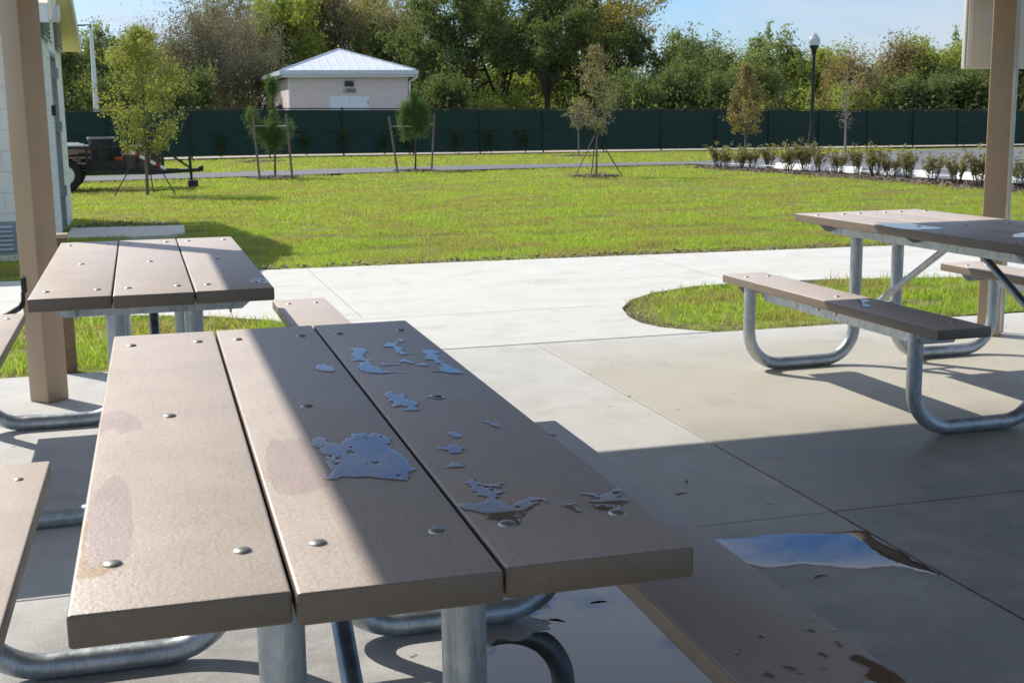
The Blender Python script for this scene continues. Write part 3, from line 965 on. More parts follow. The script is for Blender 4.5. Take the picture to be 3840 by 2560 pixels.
#PUD0
PUD = [
    ('puddle', [[(0.424, 2.7777), (0.4449, 2.7885), (0.458, 2.7531), (0.4406, 2.7), (0.4371, 2.6555), (0.445, 2.6192), (0.437, 2.568), (0.4482, 2.5481), (0.4511, 2.5109), (0.4857, 2.4883), (0.4838, 2.4789), (0.4491, 2.4893), (0.431, 2.4958), (0.4112, 2.5151), (0.4065, 2.5684), (0.4224, 2.6164), (0.4257, 2.6483), (0.4098, 2.6374), (0.4127, 2.6871), (0.4217, 2.7304)]], 0.7628, 0.002, 'w', 0.0035, 0, 'crooked puddle at the far end of the nearest table, left of the group'),
    ('puddle', [[(0.552, 2.8739), (0.5599, 2.8683), (0.5591, 2.8316), (0.5451, 2.8277), (0.5298, 2.7886), (0.536, 2.749), (0.5289, 2.7032), (0.547, 2.6788), (0.5253, 2.675), (0.5193, 2.6656), (0.5149, 2.6964), (0.5169, 2.7498), (0.5193, 2.7736), (0.4962, 2.7821), (0.5088, 2.8089), (0.5205, 2.8367), (0.5253, 2.8156), (0.5446, 2.8474)]], 0.7628, 0.002, 'w', 0.003, 0, 'branched puddle near the far right bolt of the nearest table'),
    ('puddle', [[(0.4564, 2.5932), (0.4686, 2.5942), (0.4883, 2.5709), (0.496, 2.5897), (0.4926, 2.6241), (0.5038, 2.6089), (0.5146, 2.6217), (0.5242, 2.5795), (0.5236, 2.5667), (0.5129, 2.5836), (0.5016, 2.5877), (0.49, 2.5595), (0.4817, 2.5679), (0.4617, 2.5676)]], 0.7628, 0.002, 'w', 0.0025, 0, 'thin winding puddle in the middle of the far puddle group'),
    ('puddle', [[(0.5695, 2.7003), (0.59, 2.7109), (0.6037, 2.6818), (0.5915, 2.6336), (0.5862, 2.5791), (0.589, 2.5345), (0.5894, 2.5025), (0.5996, 2.4627), (0.5981, 2.4329), (0.5776, 2.4372), (0.5625, 2.4557), (0.5431, 2.4779), (0.5625, 2.4811), (0.5625, 2.507), (0.5733, 2.5189), (0.5716, 2.5733), (0.558, 2.6229), (0.5708, 2.6527)]], 0.7628, 0.002, 'w', 0.0035, 0, 'large puddle at the far right edge of the nearest table'),
    ('puddle', [[(0.5264, 2.5517), (0.5438, 2.567), (0.5514, 2.5374), (0.5371, 2.5361)]], 0.7628, 0.002, 'w', 0.002, 0, 'small oval puddle between the far puddles of the nearest table'),
    ('puddle', [[(0.3343, 2.6264), (0.3456, 2.6224), (0.354, 2.5979), (0.3571, 2.5653), (0.3484, 2.5457), (0.3322, 2.5536), (0.3225, 2.5674), (0.317, 2.5849), (0.3254, 2.6189)]], 0.7628, 0.002, 'w', 0.003, 0, 'flat puddle on the middle plank at the far end of the nearest table'),
    ('puddle', [[(0.4119, 2.2998), (0.4281, 2.3097), (0.4297, 2.2807), (0.4438, 2.28), (0.4433, 2.2423), (0.4533, 2.2061), (0.4462, 2.1728), (0.4449, 2.1423), (0.4336, 2.1371), (0.4156, 2.1564), (0.428, 2.1675), (0.4182, 2.1865), (0.4092, 2.1842), (0.4085, 2.2258), (0.4127, 2.2614), (0.4106, 2.2832)]], 0.7628, 0.002, 'w', 0.003, 0, 'solid puddle on the right plank left of its middle bolt'),
    ('puddle', [[(0.4829, 2.2534), (0.493, 2.2584), (0.5129, 2.2513), (0.5108, 2.2268), (0.4966, 2.2194), (0.4861, 2.2355)]], 0.7628, 0.002, 'w', 0.002, 0, 'ring of water around the middle bolt of the right plank'),
    ('puddle', [[(0.5296, 2.0212), (0.5389, 2.025), (0.5414, 2.0101), (0.5481, 2.0043), (0.5508, 1.9895), (0.5454, 1.9743), (0.5375, 1.9838), (0.5352, 2.0053)]], 0.7628, 0.0018, 'w', 0.002, 0, 'small puddle near the right edge of the nearest table'),
    ('puddle', [[(0.455, 1.9721), (0.4671, 1.9654), (0.4732, 1.9345), (0.4607, 1.9266), (0.4551, 1.947)]], 0.7628, 0.0018, 'w', 0.0015, 0, 'tiny wet patch on the right plank above the splash puddles'),
    ('puddle', [[(0.4172, 1.874), (0.4305, 1.881), (0.4458, 1.8898), (0.4527, 1.87), (0.4488, 1.8428), (0.4362, 1.8382), (0.4275, 1.8501)]], 0.7628, 0.0018, 'w', 0.0025, 0, 'small splash puddle on the right plank, upper of two'),
    ('puddle', [[(0.4056, 1.7693), (0.4235, 1.7861), (0.4329, 1.7621), (0.4165, 1.7573)]], 0.7628, 0.0018, 'w', 0.002, 0, 'small splash puddle on the right plank, lower of two'),
    ('puddle', [[(0.4228, 1.6957), (0.4329, 1.678), (0.4331, 1.6638), (0.4622, 1.6634), (0.4562, 1.6422), (0.4406, 1.6428), (0.4539, 1.6158), (0.4434, 1.6105), (0.4367, 1.5823), (0.4474, 1.5576), (0.4763, 1.5863), (0.4915, 1.5855), (0.4946, 1.5586), (0.4794, 1.5469), (0.4611, 1.5283), (0.4435, 1.4984), (0.4253, 1.4738), (0.4142, 1.4851), (0.4025, 1.512), (0.3936, 1.5427), (0.3806, 1.5592), (0.3808, 1.5798), (0.3943, 1.5837), (0.4161, 1.5807), (0.4214, 1.6003), (0.4115, 1.6212), (0.4152, 1.6606), (0.4101, 1.6716)]], 0.7628, 0.0016, 'w', 0.003, 0.5, 'big forked puddle round the left near bolt of the right plank'),
    ('puddle', [[(0.5517, 1.5785), (0.5696, 1.5769), (0.5709, 1.5588), (0.5861, 1.5714), (0.6078, 1.5866), (0.6103, 1.5722), (0.5974, 1.5456), (0.5996, 1.5277), (0.5829, 1.5081), (0.5841, 1.4913), (0.5656, 1.4894), (0.5516, 1.5062), (0.5456, 1.5247), (0.5512, 1.5439), (0.5653, 1.5434), (0.5546, 1.5643)]], 0.7628, 0.0016, 'w', 0.0025, 0.42, 'broken puddle round the right near bolt of the nearest table'),
    ('puddle', [[(0.5104, 1.5407), (0.5239, 1.5429), (0.5347, 1.5409), (0.5261, 1.5271), (0.5265, 1.5065), (0.517, 1.5008), (0.5145, 1.5227)]], 0.7628, 0.0016, 'w', 0.002, 0, 'small wet mark between the two near bolts of the right plank'),
    ('puddle', [[(0.2322, 1.993), (0.2555, 2.0034), (0.2603, 1.9653), (0.2774, 1.9535), (0.2956, 1.9957), (0.3136, 2.0146), (0.3465, 1.9969), (0.3565, 1.9624), (0.3521, 1.9161), (0.3582, 1.8738), (0.3577, 1.8085), (0.3546, 1.7631), (0.3427, 1.7228), (0.3245, 1.7175), (0.2928, 1.7445), (0.2559, 1.7599), (0.2293, 1.7563), (0.238, 1.8179), (0.2389, 1.9033)]], 0.7628, 0.0016, 'w', 0.0035, 0.62, 'largest puddle on the middle plank of the nearest table, full of droplets'),
    ('wet_stain', [[(0.1609, 1.9641), (0.1753, 2.0248), (0.1881, 2.0082), (0.2118, 2.0122), (0.2279, 2.0006), (0.2247, 1.9082), (0.2243, 1.8022), (0.2272, 1.738), (0.2071, 1.7123), (0.1703, 1.6977), (0.1506, 1.7223), (0.1488, 1.8079), (0.1521, 1.8999)]], 0.7628, 0.002, 's', 0.0009, 0, 'pale lilac damp stain on the sunny side of the middle plank'),
    ('wet_stain', [[(-0.0985, 2.2928), (-0.0745, 2.3211), (-0.0557, 2.3071), (-0.037, 2.25), (-0.028, 2.1715), (-0.0368, 2.1549), (-0.0541, 2.1453), (-0.0655, 2.1365), (-0.0719, 2.1736), (-0.0838, 2.1842), (-0.0961, 2.156)]], 0.7628, 0.002, 's', 0.0009, 0, 'small lilac damp stain at the left edge of the nearest table'),
    ('wet_stain', [[(-0.0668, 1.8858), (-0.0537, 1.847), (-0.0456, 1.7792), (-0.0412, 1.6288), (-0.0427, 1.5223), (-0.0498, 1.5015), (-0.0601, 1.5049), (-0.0731, 1.4963), (-0.0921, 1.4898), (-0.0953, 1.5738), (-0.1, 1.7281), (-0.0917, 1.7947), (-0.0788, 1.8555)]], 0.7628, 0.002, 's', 0.0009, 0, 'long lilac damp stain by the near left bolt of the nearest table'),
    ('wet_stain', [[(-0.1024, 1.4533), (-0.1009, 1.5086), (-0.1022, 1.649), (-0.0973, 1.6551), (-0.0922, 1.493), (-0.0762, 1.4954), (-0.0599, 1.4932), (-0.0514, 1.4988), (-0.0575, 1.4753), (-0.075, 1.4534), (-0.0906, 1.4506)]], 0.7628, 0.002, 't', 0.0012, 0, 'thin tan water mark below the long lilac stain'),
    ('puddle', [[(0.9749, 1.5786), (0.9958, 1.5801), (1.0052, 1.5555), (1.0109, 1.5305), (1.0233, 1.5168), (1.022, 1.4917), (1.0118, 1.4763), (0.9752, 1.4517), (0.9573, 1.4694), (0.9649, 1.51), (0.9831, 1.5297), (0.978, 1.5509)]], 0.46680000000000005, 0.0018, 'w', 0.003, 0, 'puddle round the near bolt of the front right bench'),
    ('water_drop', [[(0.9906, 1.7188), (0.9956, 1.7188), (0.9997, 1.7197), (0.9992, 1.7149), (1.0014, 1.7126), (0.9969, 1.7097), (0.9946, 1.7132), (0.9921, 1.7151)]], 0.46680000000000005, 0.0016, 'w', 0.0025, 0, 'small dark water drop scattered on the front right bench'),
    ('water_drop', [[(0.9622, 1.6887), (0.9706, 1.6886), (0.9775, 1.69), (0.9767, 1.6822), (0.9806, 1.6782), (0.9731, 1.6735), (0.969, 1.6793), (0.9648, 1.6824)]], 0.46680000000000005, 0.0016, 'w', 0.0025, 0, 'small dark water drop scattered on the front right bench'),
    ('water_drop', [[(1.0009, 1.6667), (1.0054, 1.6675), (1.0093, 1.6692), (1.0074, 1.6631), (1.0087, 1.6605), (1.0039, 1.6562), (1.0028, 1.6602), (1.0011, 1.6622)]], 0.46680000000000005, 0.0016, 'w', 0.0025, 0, 'small dark water drop scattered on the front right bench'),
    ('water_drop', [[(0.9829, 1.6284), (0.9889, 1.6304), (0.9944, 1.6338), (0.9904, 1.6235), (0.9914, 1.6193), (0.984, 1.6115), (0.9837, 1.618), (0.9821, 1.621)]], 0.46680000000000005, 0.0016, 'w', 0.0025, 0, 'small dark water drop scattered on the front right bench'),
    ('water_drop', [[(0.8819, 1.6887), (0.8875, 1.6895), (0.8923, 1.6915), (0.8907, 1.684), (0.8928, 1.6807), (0.8871, 1.6756), (0.8852, 1.6806), (0.8828, 1.6831)]], 0.46680000000000005, 0.0016, 'w', 0.0025, 0, 'small dark water drop scattered on the front right bench'),
    ('water_drop', [[(0.8152, 1.6411), (0.8222, 1.6417), (0.828, 1.6437), (0.8268, 1.6354), (0.8298, 1.6316), (0.8232, 1.6261), (0.8202, 1.6318), (0.8169, 1.6348)]], 0.46680000000000005, 0.0016, 'w', 0.0025, 0, 'small dark water drop scattered on the front right bench'),
    ('water_drop', [[(0.9396, 1.6023), (0.947, 1.604), (0.9536, 1.6074), (0.9499, 1.5962), (0.9518, 1.5915), (0.9434, 1.5834), (0.9421, 1.5906), (0.9395, 1.5941)]], 0.46680000000000005, 0.0016, 'w', 0.0025, 0, 'small dark water drop scattered on the front right bench'),
    ('water_drop', [[(0.8651, 1.5755), (0.8731, 1.5757), (0.8796, 1.5773), (0.8787, 1.5693), (0.8822, 1.5655), (0.875, 1.5605), (0.8713, 1.5662), (0.8674, 1.5693)]], 0.46680000000000005, 0.0016, 'w', 0.0025, 0, 'small dark water drop scattered on the front right bench'),
    ('water_drop', [[(0.9092, 1.5577), (0.9177, 1.5573), (0.9245, 1.5583), (0.9243, 1.5513), (0.9285, 1.5476), (0.9212, 1.5438), (0.9167, 1.5491), (0.9122, 1.5521)]], 0.46680000000000005, 0.0016, 'w', 0.0025, 0, 'small dark water drop scattered on the front right bench'),
    ('water_drop', [[(0.8743, 1.5505), (0.8798, 1.5507), (0.8842, 1.5518), (0.8835, 1.5463), (0.8858, 1.5436), (0.8808, 1.5401), (0.8784, 1.5441), (0.8758, 1.5462)]], 0.46680000000000005, 0.0016, 'w', 0.0025, 0, 'small dark water drop scattered on the front right bench'),
    ('water_drop', [[(0.8248, 1.5655), (0.834, 1.5667), (0.8418, 1.5699), (0.8393, 1.558), (0.8427, 1.5527), (0.8335, 1.5446), (0.8303, 1.5525), (0.8263, 1.5566)]], 0.46680000000000005, 0.0016, 'w', 0.0025, 0, 'small dark water drop scattered on the front right bench'),
    ('water_drop', [[(1.0116, 1.629), (1.015, 1.6294), (1.0179, 1.6305), (1.0167, 1.6263), (1.0178, 1.6245), (1.0143, 1.6216), (1.0133, 1.6244), (1.012, 1.6259)]], 0.46680000000000005, 0.0016, 'w', 0.0025, 0, 'small dark water drop scattered on the front right bench'),
    ('water_drop', [[(0.8321, 1.6546), (0.8365, 1.6557), (0.8403, 1.6579), (0.8385, 1.6509), (0.8397, 1.648), (0.835, 1.6428), (0.834, 1.6473), (0.8323, 1.6495)]], 0.46680000000000005, 0.0016, 'w', 0.0025, 0, 'small dark water drop scattered on the front right bench'),
    ('pool', [[(1.5891, 3.3573), (1.6527, 3.3397), (1.798, 3.3269), (1.9393, 3.3033), (2.0635, 3.2855), (2.0619, 3.1974), (2.0666, 3.0616), (2.067, 2.8865), (2.032, 2.9203), (1.9806, 2.975), (1.8763, 2.9939), (1.7948, 3.0513), (1.7254, 3.0818), (1.6303, 3.0747), (1.5757, 3.1466), (1.5128, 3.231)]], 0.0006, 0.007, 'p', 0.007, 0, 'elongated rain pool on the patio right of the front bench'),
    ('pool', [[(0.9959, 3.0729), (1.063, 3.1493), (1.2105, 3.1301), (1.2418, 3.0341), (1.2352, 2.777), (1.2263, 2.5869), (1.2313, 2.4345), (1.1489, 2.2937), (0.8216, 2.355), (0.6868, 2.4408), (0.6781, 2.6193), (0.7108, 2.742), (0.7507, 2.8226), (0.8187, 2.8177), (0.8872, 2.842), (0.9301, 2.8281), (0.9262, 2.8891), (0.883, 2.9525), (0.9458, 2.9959)]], 0.0006, 0.008, 'p', 0.01, 0, 'big cloud-reflecting rain pool between the nearest table and its right bench'),
    ('puddle', [[(3.2867, 5.1937), (3.3251, 5.123), (3.3961, 5.0903), (3.3738, 4.9473), (3.3828, 4.7974), (3.2824, 4.7863), (3.2055, 4.8023), (3.1996, 4.9283), (3.2067, 5.0235)]], 0.7628, 0.006, 'w', 0.006, 0, 'bright puddle on the right table at the shade edge'),
    ('puddle', [[(3.4556, 4.451), (3.5665, 4.5139), (3.6468, 4.5402), (3.4714, 4.3197), (3.4197, 4.3263), (3.3904, 4.3553)]], 0.7628, 0.006, 'w', 0.006, 0, 'puddle on the right table at the frame edge'),
    ('puddle', [[(2.9683, 4.8184), (2.989, 4.7541), (2.9326, 4.7042), (2.9141, 4.6201), (2.8621, 4.6034), (2.9081, 4.6919)]], 0.46680000000000005, 0.004, 'w', 0.004, 0, 'small puddle on the left bench of the right table'),
    ('puddle', [[(0.3053, 4.1454), (0.3366, 4.1665), (0.365, 4.1009), (0.353, 4.0248), (0.3206, 4.0377), (0.3029, 4.0848)]], 0.7628, 0.004, 'w', 0.004, 0.2, 'puddle round the near right bolt of the back left table'),
]
#PUD1
for i, (nm, polys, z, cell, mt, rag, hole, lab) in enumerate(PUD):
    polys = [smoothpoly(q, 4) for q in polys]
    puddle(nm, polys, z, cell, {'w': WATER, 's': STAIN, 'p': POOL, 't': TANST}[mt], rag, hole, seed=i * 3.7, label=lab, group='rain puddles on the furniture and patio',
           thick_=.0003 if mt in 'st' else (.0005 if mt == 'w' else .0004), men=.003 if mt != 'p' else .02, nf=60 if mt != 'p' else 16, cat='wet stain' if mt in 'st' else 'puddle')

# ------------------------------------------------------------------ shelter
sh = empty('picnic_shelter', (2.05, 2.5, 0)); tag(sh, 'open picnic shelter on tan square steel posts shading the patio', 'shelter')
px0, py0 = 2.05, 2.5


def post(x, y, w_=.122):
    mb = MB(); mb.box((x - px0, y - py0, 1.22), (w_, w_, 2.44), R_(45))
    return mb.build('post', TANM, sh, bevel=.006, seg=3)


for x in (-.483, 4.625):
    for y in (6.105, -1.3): post(x, y)
mb = MB()
for y in (6.105, -1.3): mb.box((0, y - py0, 2.50), (5.6, .14, .12))
for x in (-.483, 4.625): mb.box((x - px0, 2.4 - py0, 2.50), (.14, 7.26, .12))
mb.build('beam', TANM, sh)
rx0, rx1, ry0, ry1 = -.905, 5.3, -2.2, 6.64
mb = MB()
zc = 3.55; e0 = 2.52
c = [(rx0, ry0, e0), (rx1, ry0, e0), (rx1, ry1, e0), (rx0, ry1, e0)]
rd = [((rx0 + rx1) / 2, ry0 + 3.1, zc), ((rx0 + rx1) / 2, ry1 - 3.1, zc)]
up = [(a - px0, b - py0, d) for a, b, d in c + rd]
lo = [(a, b, d - .05) for a, b, d in up]
mb.add(up + lo, [(0, 1, 4), (1, 2, 5, 4), (2, 3, 5), (3, 0, 4, 5), (7, 6, 10), (8, 7, 10, 11), (9, 8, 11), (6, 9, 11, 10), (0, 6, 7, 1), (1, 7, 8, 2), (2, 8, 9, 3), (3, 9, 6, 0)])
mb.build('roof', simple('shelter_roof_paint', (.16, .15, .14), .7), sh)
# conduit and box on the left post
cd = empty('conduit', (-.60, 6.1, 0)); tag(cd, 'short black flexible conduit curling down from a small box on the left post', 'conduit')
MB().box((.045, .0, .545), (.022, .05, .07)).build('junction_box', BLACKP, cd, bevel=.004)
pts = [(.042, 0, .51), (.04, 0, .47), (.02, 0, .44), (-.03, .01, .41), (-.09, .02, .385), (-.14, .02, .37), (-.26, .03, .365), (-.34, .03, .33), (-.36, .03, .0)]
sp = []
for i in range(len(pts) - 1):
    for k in range(12):
        t = k / 12; sp.append(tuple(pts[i][q] * (1 - t) + pts[i + 1][q] * t for q in range(3)))
MB().tube(sp, [.012 + .0022 * (i % 2) for i in range(len(sp))], 10).build('flexible_pipe', BLACKP, cd, smooth=True)
bo = empty('bollard', (-.445, 6.84, 0)); tag(bo, 'short square tan wooden post in the grass just behind the left shelter post', 'post')
MB().box((0, 0, .33), (.10, .10, .72)).build('shaft', WOODTAN, bo, bevel=.004)
MB().box((0, 0, .70), (.106, .106, .02)).build('cap', simple('pale_post_cap', (.46, .38, .25), .8), bo, bevel=.004)
# panel behind the right post
pn = empty('notice_board', (4.95, 6.30, 0)); tag(pn, 'blank off-white panel hanging behind the right tan post at the frame edge', 'notice board')
MB().span((-.44, 0, 1.505), (.75, .03, 2.35)).build('panel', PANELM, pn, bevel=.004)
MB().span((-.43, -.012, 1.52), (-.405, -.001, 2.34)).build('frame', WHITE, pn)
MB().span((.5, -.012, 1.52), (.525, -.001, 2.34)).build('frame', WHITE, pn)
MB().span((-.28, -.10, 1.9), (-.24, -.001, 1.95)).span((-.28, -.10, 2.2), (-.24, -.001, 2.25)).build('bracket', GALV, pn)
dp = empty('downpipe', (4.735, 6.14, 0)); tag(dp, 'slim galvanised conduit pipe running up the back of the right tan post', 'pipe')
MB().tube([(0, 0, 0), (0, 0, 2.4)], .012, 12).build('pipe', GALV, dp, smooth=True)
for z in (.3, 1.0, 1.9): MB().box((0, -.005, z), (.05, .02, .02)).build('clamp', BOLTM, dp)

# ------------------------------------------------------------------ white block building on the left
bd = empty('restroom_building', (-.97, 15.7, 0)); tag(bd, 'white painted concrete block building with a green metal door and cream soffit', 'building')
bx, by = -.97, 15.7
y0, y1, yr = 13.1, 18.3, 15.8
ez = 2.20; sl = .28
hz = lambda y: ez + sl * (min(y - 12.75, 18.85 - y))
# walls with a real door opening
dy0, dy1, dh = 15.95, 16.98, 2.09
mb = MB()
T = .2
def L(x, y, z): return (x - bx, y - by, z)
mb.span(L(bx - T, y0, -.1), L(bx, dy0, 2.10)); mb.span(L(bx - T, dy1, -.1), L(bx, y1, 2.10)); mb.span(L(bx - T, dy0, dh), L(bx, dy1, 2.10))
mb.span(L(-6, y0, -.1), L(bx - T - .002, y0 + T, 2.10)); mb.span(L(-6, y1 - T, -.1), L(bx - T - .002, y1, 2.10))
# gable above
gv = [(y0, 2.102), (y1, 2.102), (y1, hz(y1) - .03), (yr, hz(yr) - .03), (y0, hz(y0) - .03)]
n = 5
mb.add([L(bx - T, y, z) for y, z in gv] + [L(bx, y, z) for y, z in gv], [tuple(range(n)), tuple(reversed(range(n, 2 * n)))] + [(i, (i + 1) % n, n + (i + 1) % n, n + i) for i in range(n)])
mb.build('wall', BLOCK, bd)
mb = MB(); xr = -.755
for (ya, yb) in ((12.75, yr), (yr, 18.85)):
    za, zb_ = (ez, hz(yr)) if ya < 13 else (hz(yr), ez)
    mb.add([L(-6.2, ya, za + .02), L(xr, ya, za + .02), L(xr, yb, zb_ + .02), L(-6.2, yb, zb_ + .02), L(-6.2, ya, za + .16), L(xr, ya, za + .16), L(xr, yb, zb_ + .16), L(-6.2, yb, zb_ + .16)],
           [(0, 1, 2, 3), (4, 7, 6, 5), (0, 4, 5, 1), (1, 5, 6, 2), (2, 6, 7, 3), (3, 7, 4, 0)])
rf = mb.build('roof', CREAM, bd)
mb = MB()
mb.span(L(-6.2, 12.69, ez - .02), L(xr, 12.748, ez + .15))
mb.build('fascia', WHITE, bd)
mb = MB()
for (ya, yb) in ((12.69, yr), (yr, 18.87)):
    za, zb_ = (ez, hz(yr)) if ya < 13 else (hz(yr), ez)
    mb.add([L(xr + .002, ya, za), L(xr + .03, ya, za), L(xr + .03, yb, zb_), L(xr + .002, yb, zb_), L(xr + .002, ya, za + .2), L(xr + .03, ya, za + .2), L(xr + .03, yb, zb_ + .2), L(xr + .002, yb, zb_ + .2)],
           [(0, 1, 2, 3), (4, 7, 6, 5), (0, 4, 5, 1), (1, 5, 6, 2), (2, 6, 7, 3), (3, 7, 4, 0)])
mb.build('rake_board', simple('cream_fascia', (.80, .74, .58), .55), bd)
lt = MB().box(L(-.80, 14.55, 2.40), (.10, .22, .13), rot=Matrix.Rotation(R_(20), 3, 'X')).build('flood_light', WHITE, bd, bevel=.01)
for (a, b, t1, t2) in ((14.75, 15.86, 2.56, 2.62), (17.10, 18.15, 2.58, 2.42)):
    f = MB().add([L(bx + .003, a, 2.19), L(bx + .003, b, 2.19), L(bx + .003, b, t2), L(bx + .003, a, t1), L(bx + .03, a, 2.19), L(bx + .03, b, 2.19), L(bx + .03, b, t2), L(bx + .03, a, t1)],
                 [(0, 1, 2, 3), (4, 7, 6, 5), (0, 4, 5, 1), (1, 5, 6, 2), (2, 6, 7, 3), (3, 7, 4, 0)]).build('louver', LOUV, bd)
    mb = MB()
    for k in range(6): mb.box(L(bx + .038, (a + b) / 2, 2.225 + k * .05), (.012, (b - a) * .93, .02), rot=Matrix.Rotation(R_(35), 3, 'Y'))
    mb.build('louver_blade', simple('louver_grey_light', (.30, .33, .34), .4, .4), f)
    MB().span(L(bx + .031, a - .02, 2.165), L(bx + .05, b + .02, 2.188)).build('louver_sill', GALV, f)
dr = MB().span(L(bx - .10, dy0 + .05, .03), L(bx - .05, dy1 - .05, dh - .05)).build('door', DOORG, bd)
fr = MB().span(L(bx - .12, dy0, -.02), L(bx + .006, dy0 + .05, dh)).span(L(bx - .12, dy1 - .05, -.02), L(bx + .006, dy1, dh)).span(L(bx - .12, dy0 + .05, dh - .05), L(bx + .006, dy1 - .05, dh)).build('door_frame', simple('frame_grey', (.40, .43, .42), .4, .3), bd)
for z in (.35, 1.15, 1.8): MB().span(L(bx - .049, dy1 - .10, z), L(bx + .03, dy1 - .02, z + .13)).build('hinge', GALV, dr)
MB().tube([L(bx - .05, dy0 + .14, .93), L(bx + .05, dy0 + .14, .93), L(bx + .05, dy0 + .14, 1.14), L(bx - .05, dy0 + .14, 1.14)], .016, 8).build('handle', BOLTM, dr)
MB().span(L(bx + .001, 15.60, 1.34), L(bx + .045, 15.68, 1.46)).build('keypad', BLACKP, bd)
vt = MB().span(L(-1.75, y0 - .02, .02), L(-1.22, y0 - .001, .33)).build('wall_vent', simple('vent_frame', (.30, .33, .36), .4, .4), bd)
mb = MB()
for k in range(6): mb.box(L(-1.48, y0 - .03, .06 + k * .043), (.46, .012, .026), rot=Matrix.Rotation(R_(-35), 3, 'X'))
mb.build('vent_blade', simple('vent_blade_grey', (.42, .46, .50), .4, .4), vt)


# ------------------------------------------------------------------ fence
fe = empty('screened_fence', (*fpt(0), 0)); tag(fe, 'long chain-link fence covered with dark green windscreen cloth', 'fence')
ox, oy = fpt(0)
nsp = 29; s0 = -11.2
FH = 1.86


def fz(s):
    x, y = fpt(s); return grade(x, y)


mb = MB(); m2 = MB()
ns = 260
for k in range(ns + 1):
    s = s0 + 87 * k / ns
    wv = .012 * math.sin(s * 5.1) + .02 * noise.noise(Vector((s * 1.3, 0, 0)))
    x, y = fpt(s, wv - .04); x2, y2 = fpt(s, -.05 + 2 * wv)
    zz = fz(s)
    mb.v.append((x - ox, y - oy, zz + .08 + .03 * noise.noise(Vector((s * .8, 3, 0))))); mb.v.append((x2 - ox, y2 - oy, zz + .9)); mb.v.append((x - ox, y - oy, zz + FH - .05))
    if k:
        b = 3 * (k - 1); mb.f += [(b, b + 3, b + 4, b + 1), (b + 1, b + 4, b + 5, b + 2)]
mb.build('windscreen', SCREEN, fe, smooth=True, angle=80)
mb = MB(); zz_ = []
for k in range(161):
    s = s0 + 87 * k / 160; x, y = fpt(s); zz_.append((x - ox, y - oy, fz(s) + FH))
mb.tube(zz_, .024, 6).build('top_rail', BLACK, fe)
mb = MB(); zz_ = [(p[0] - .06 * FNn.x, p[1] - .06 * FNn.y, p[2] - .88) for p in zz_]
mb.tube(zz_, .016, 5).build('middle_rail', BLACK, fe)
mb = MB()
for k in range(1500):   # twisted wire tips above the rail
    s = s0 + 87 * k / 1500; x, y = fpt(s, .0); z = fz(s) + FH
    mb.add([(x - ox - .012, y - oy, z + .015), (x - ox + .012, y - oy, z + .015), (x - ox + .004, y - oy, z + .05)], [(0, 1, 2)])
mb.build('wire_tips', simple('wire_grey', (.10, .12, .12), .4, .5), fe)
for k in range(nsp):
    s = s0 + .5 + 3.05 * k; x, y = fpt(s, -.085)
    p = MB().tube([(x - ox, y - oy, fz(s) - .1), (x - ox, y - oy, fz(s) + FH + .02)], .032, 8).build('post', BLACK, fe, smooth=True)
    MB().lathe([(.036, 0), (.036, .02), (.02, .04)], (x - ox, y - oy, fz(s) + FH + .02), 8).build('post_cap', BLACK, p)


# ------------------------------------------------------------------ vegetation generators
def leaf_mesh(name, C, size, mat, parent, elong=1.6, droop=0, jit=1.0):
    n = len(C)
    if n == 0: return None
    a = rng.normal(0, 1, (n, 3)); a /= np.linalg.norm(a, axis=1)[:, None]
    a[:, 2] -= droop; a /= np.linalg.norm(a, axis=1)[:, None]
    b = rng.normal(0, 1, (n, 3)); b -= a * (a * b).sum(1)[:, None]; b /= np.linalg.norm(b, axis=1)[:, None]
    s = (size * rng.uniform(.55, 1.35, n))[:, None]
    u = a * s * elong * .5; v = b * s * .5
    V = np.stack([C - u, C - u * .1 + v, C + u, C - u * .1 - v], 1).reshape(-1, 3)
    return raw_mesh(name, V, 4, mat, parent)


def grow(mb, p, d, r, L, depth, nodes, spread=.6, up=.15, nk=(3, 4), seg=4, wob=.16, shrink=.66, n=6):
    pts = [p.copy()]; rad = [r]; q = p.copy(); dd = d.normalized()
    for k in range(seg):
        dd = (dd + Vector([random.gauss(0, wob) for _ in range(3)]) + Vector((0, 0, up * .35))).normalized()
        q = q + dd * (L / seg); pts.append(q.copy()); rad.append(r * (1 - .55 * (k + 1) / seg))
    mb.tube(pts, rad, n if depth > 1 else 4, cap=False)
    if depth <= 1:
        for k in range(1, len(pts)): nodes.append((pts[k], depth))
    if depth == 0: return
    cnt = random.randint(*nk)
    for k in range(cnt):
        t = .35 + .65 * (k + random.random() * .6) / cnt
        i = min(int(t * seg), seg - 1); f = t * seg - i
        o = pts[i].lerp(pts[i + 1], min(f, 1))
        ang = random.uniform(0, 2 * math.pi)
        perp = dd.orthogonal().normalized(); perp.rotate(Matrix.Rotation(ang, 3, dd))
        nd = (dd * (1 - spread) + perp * spread + Vector((0, 0, up))).normalized()
        grow(mb, o, nd, rad[i] * .6, L * shrink * random.uniform(.75, 1.15), depth - 1, nodes, spread, up, nk, seg, wob, shrink, n)


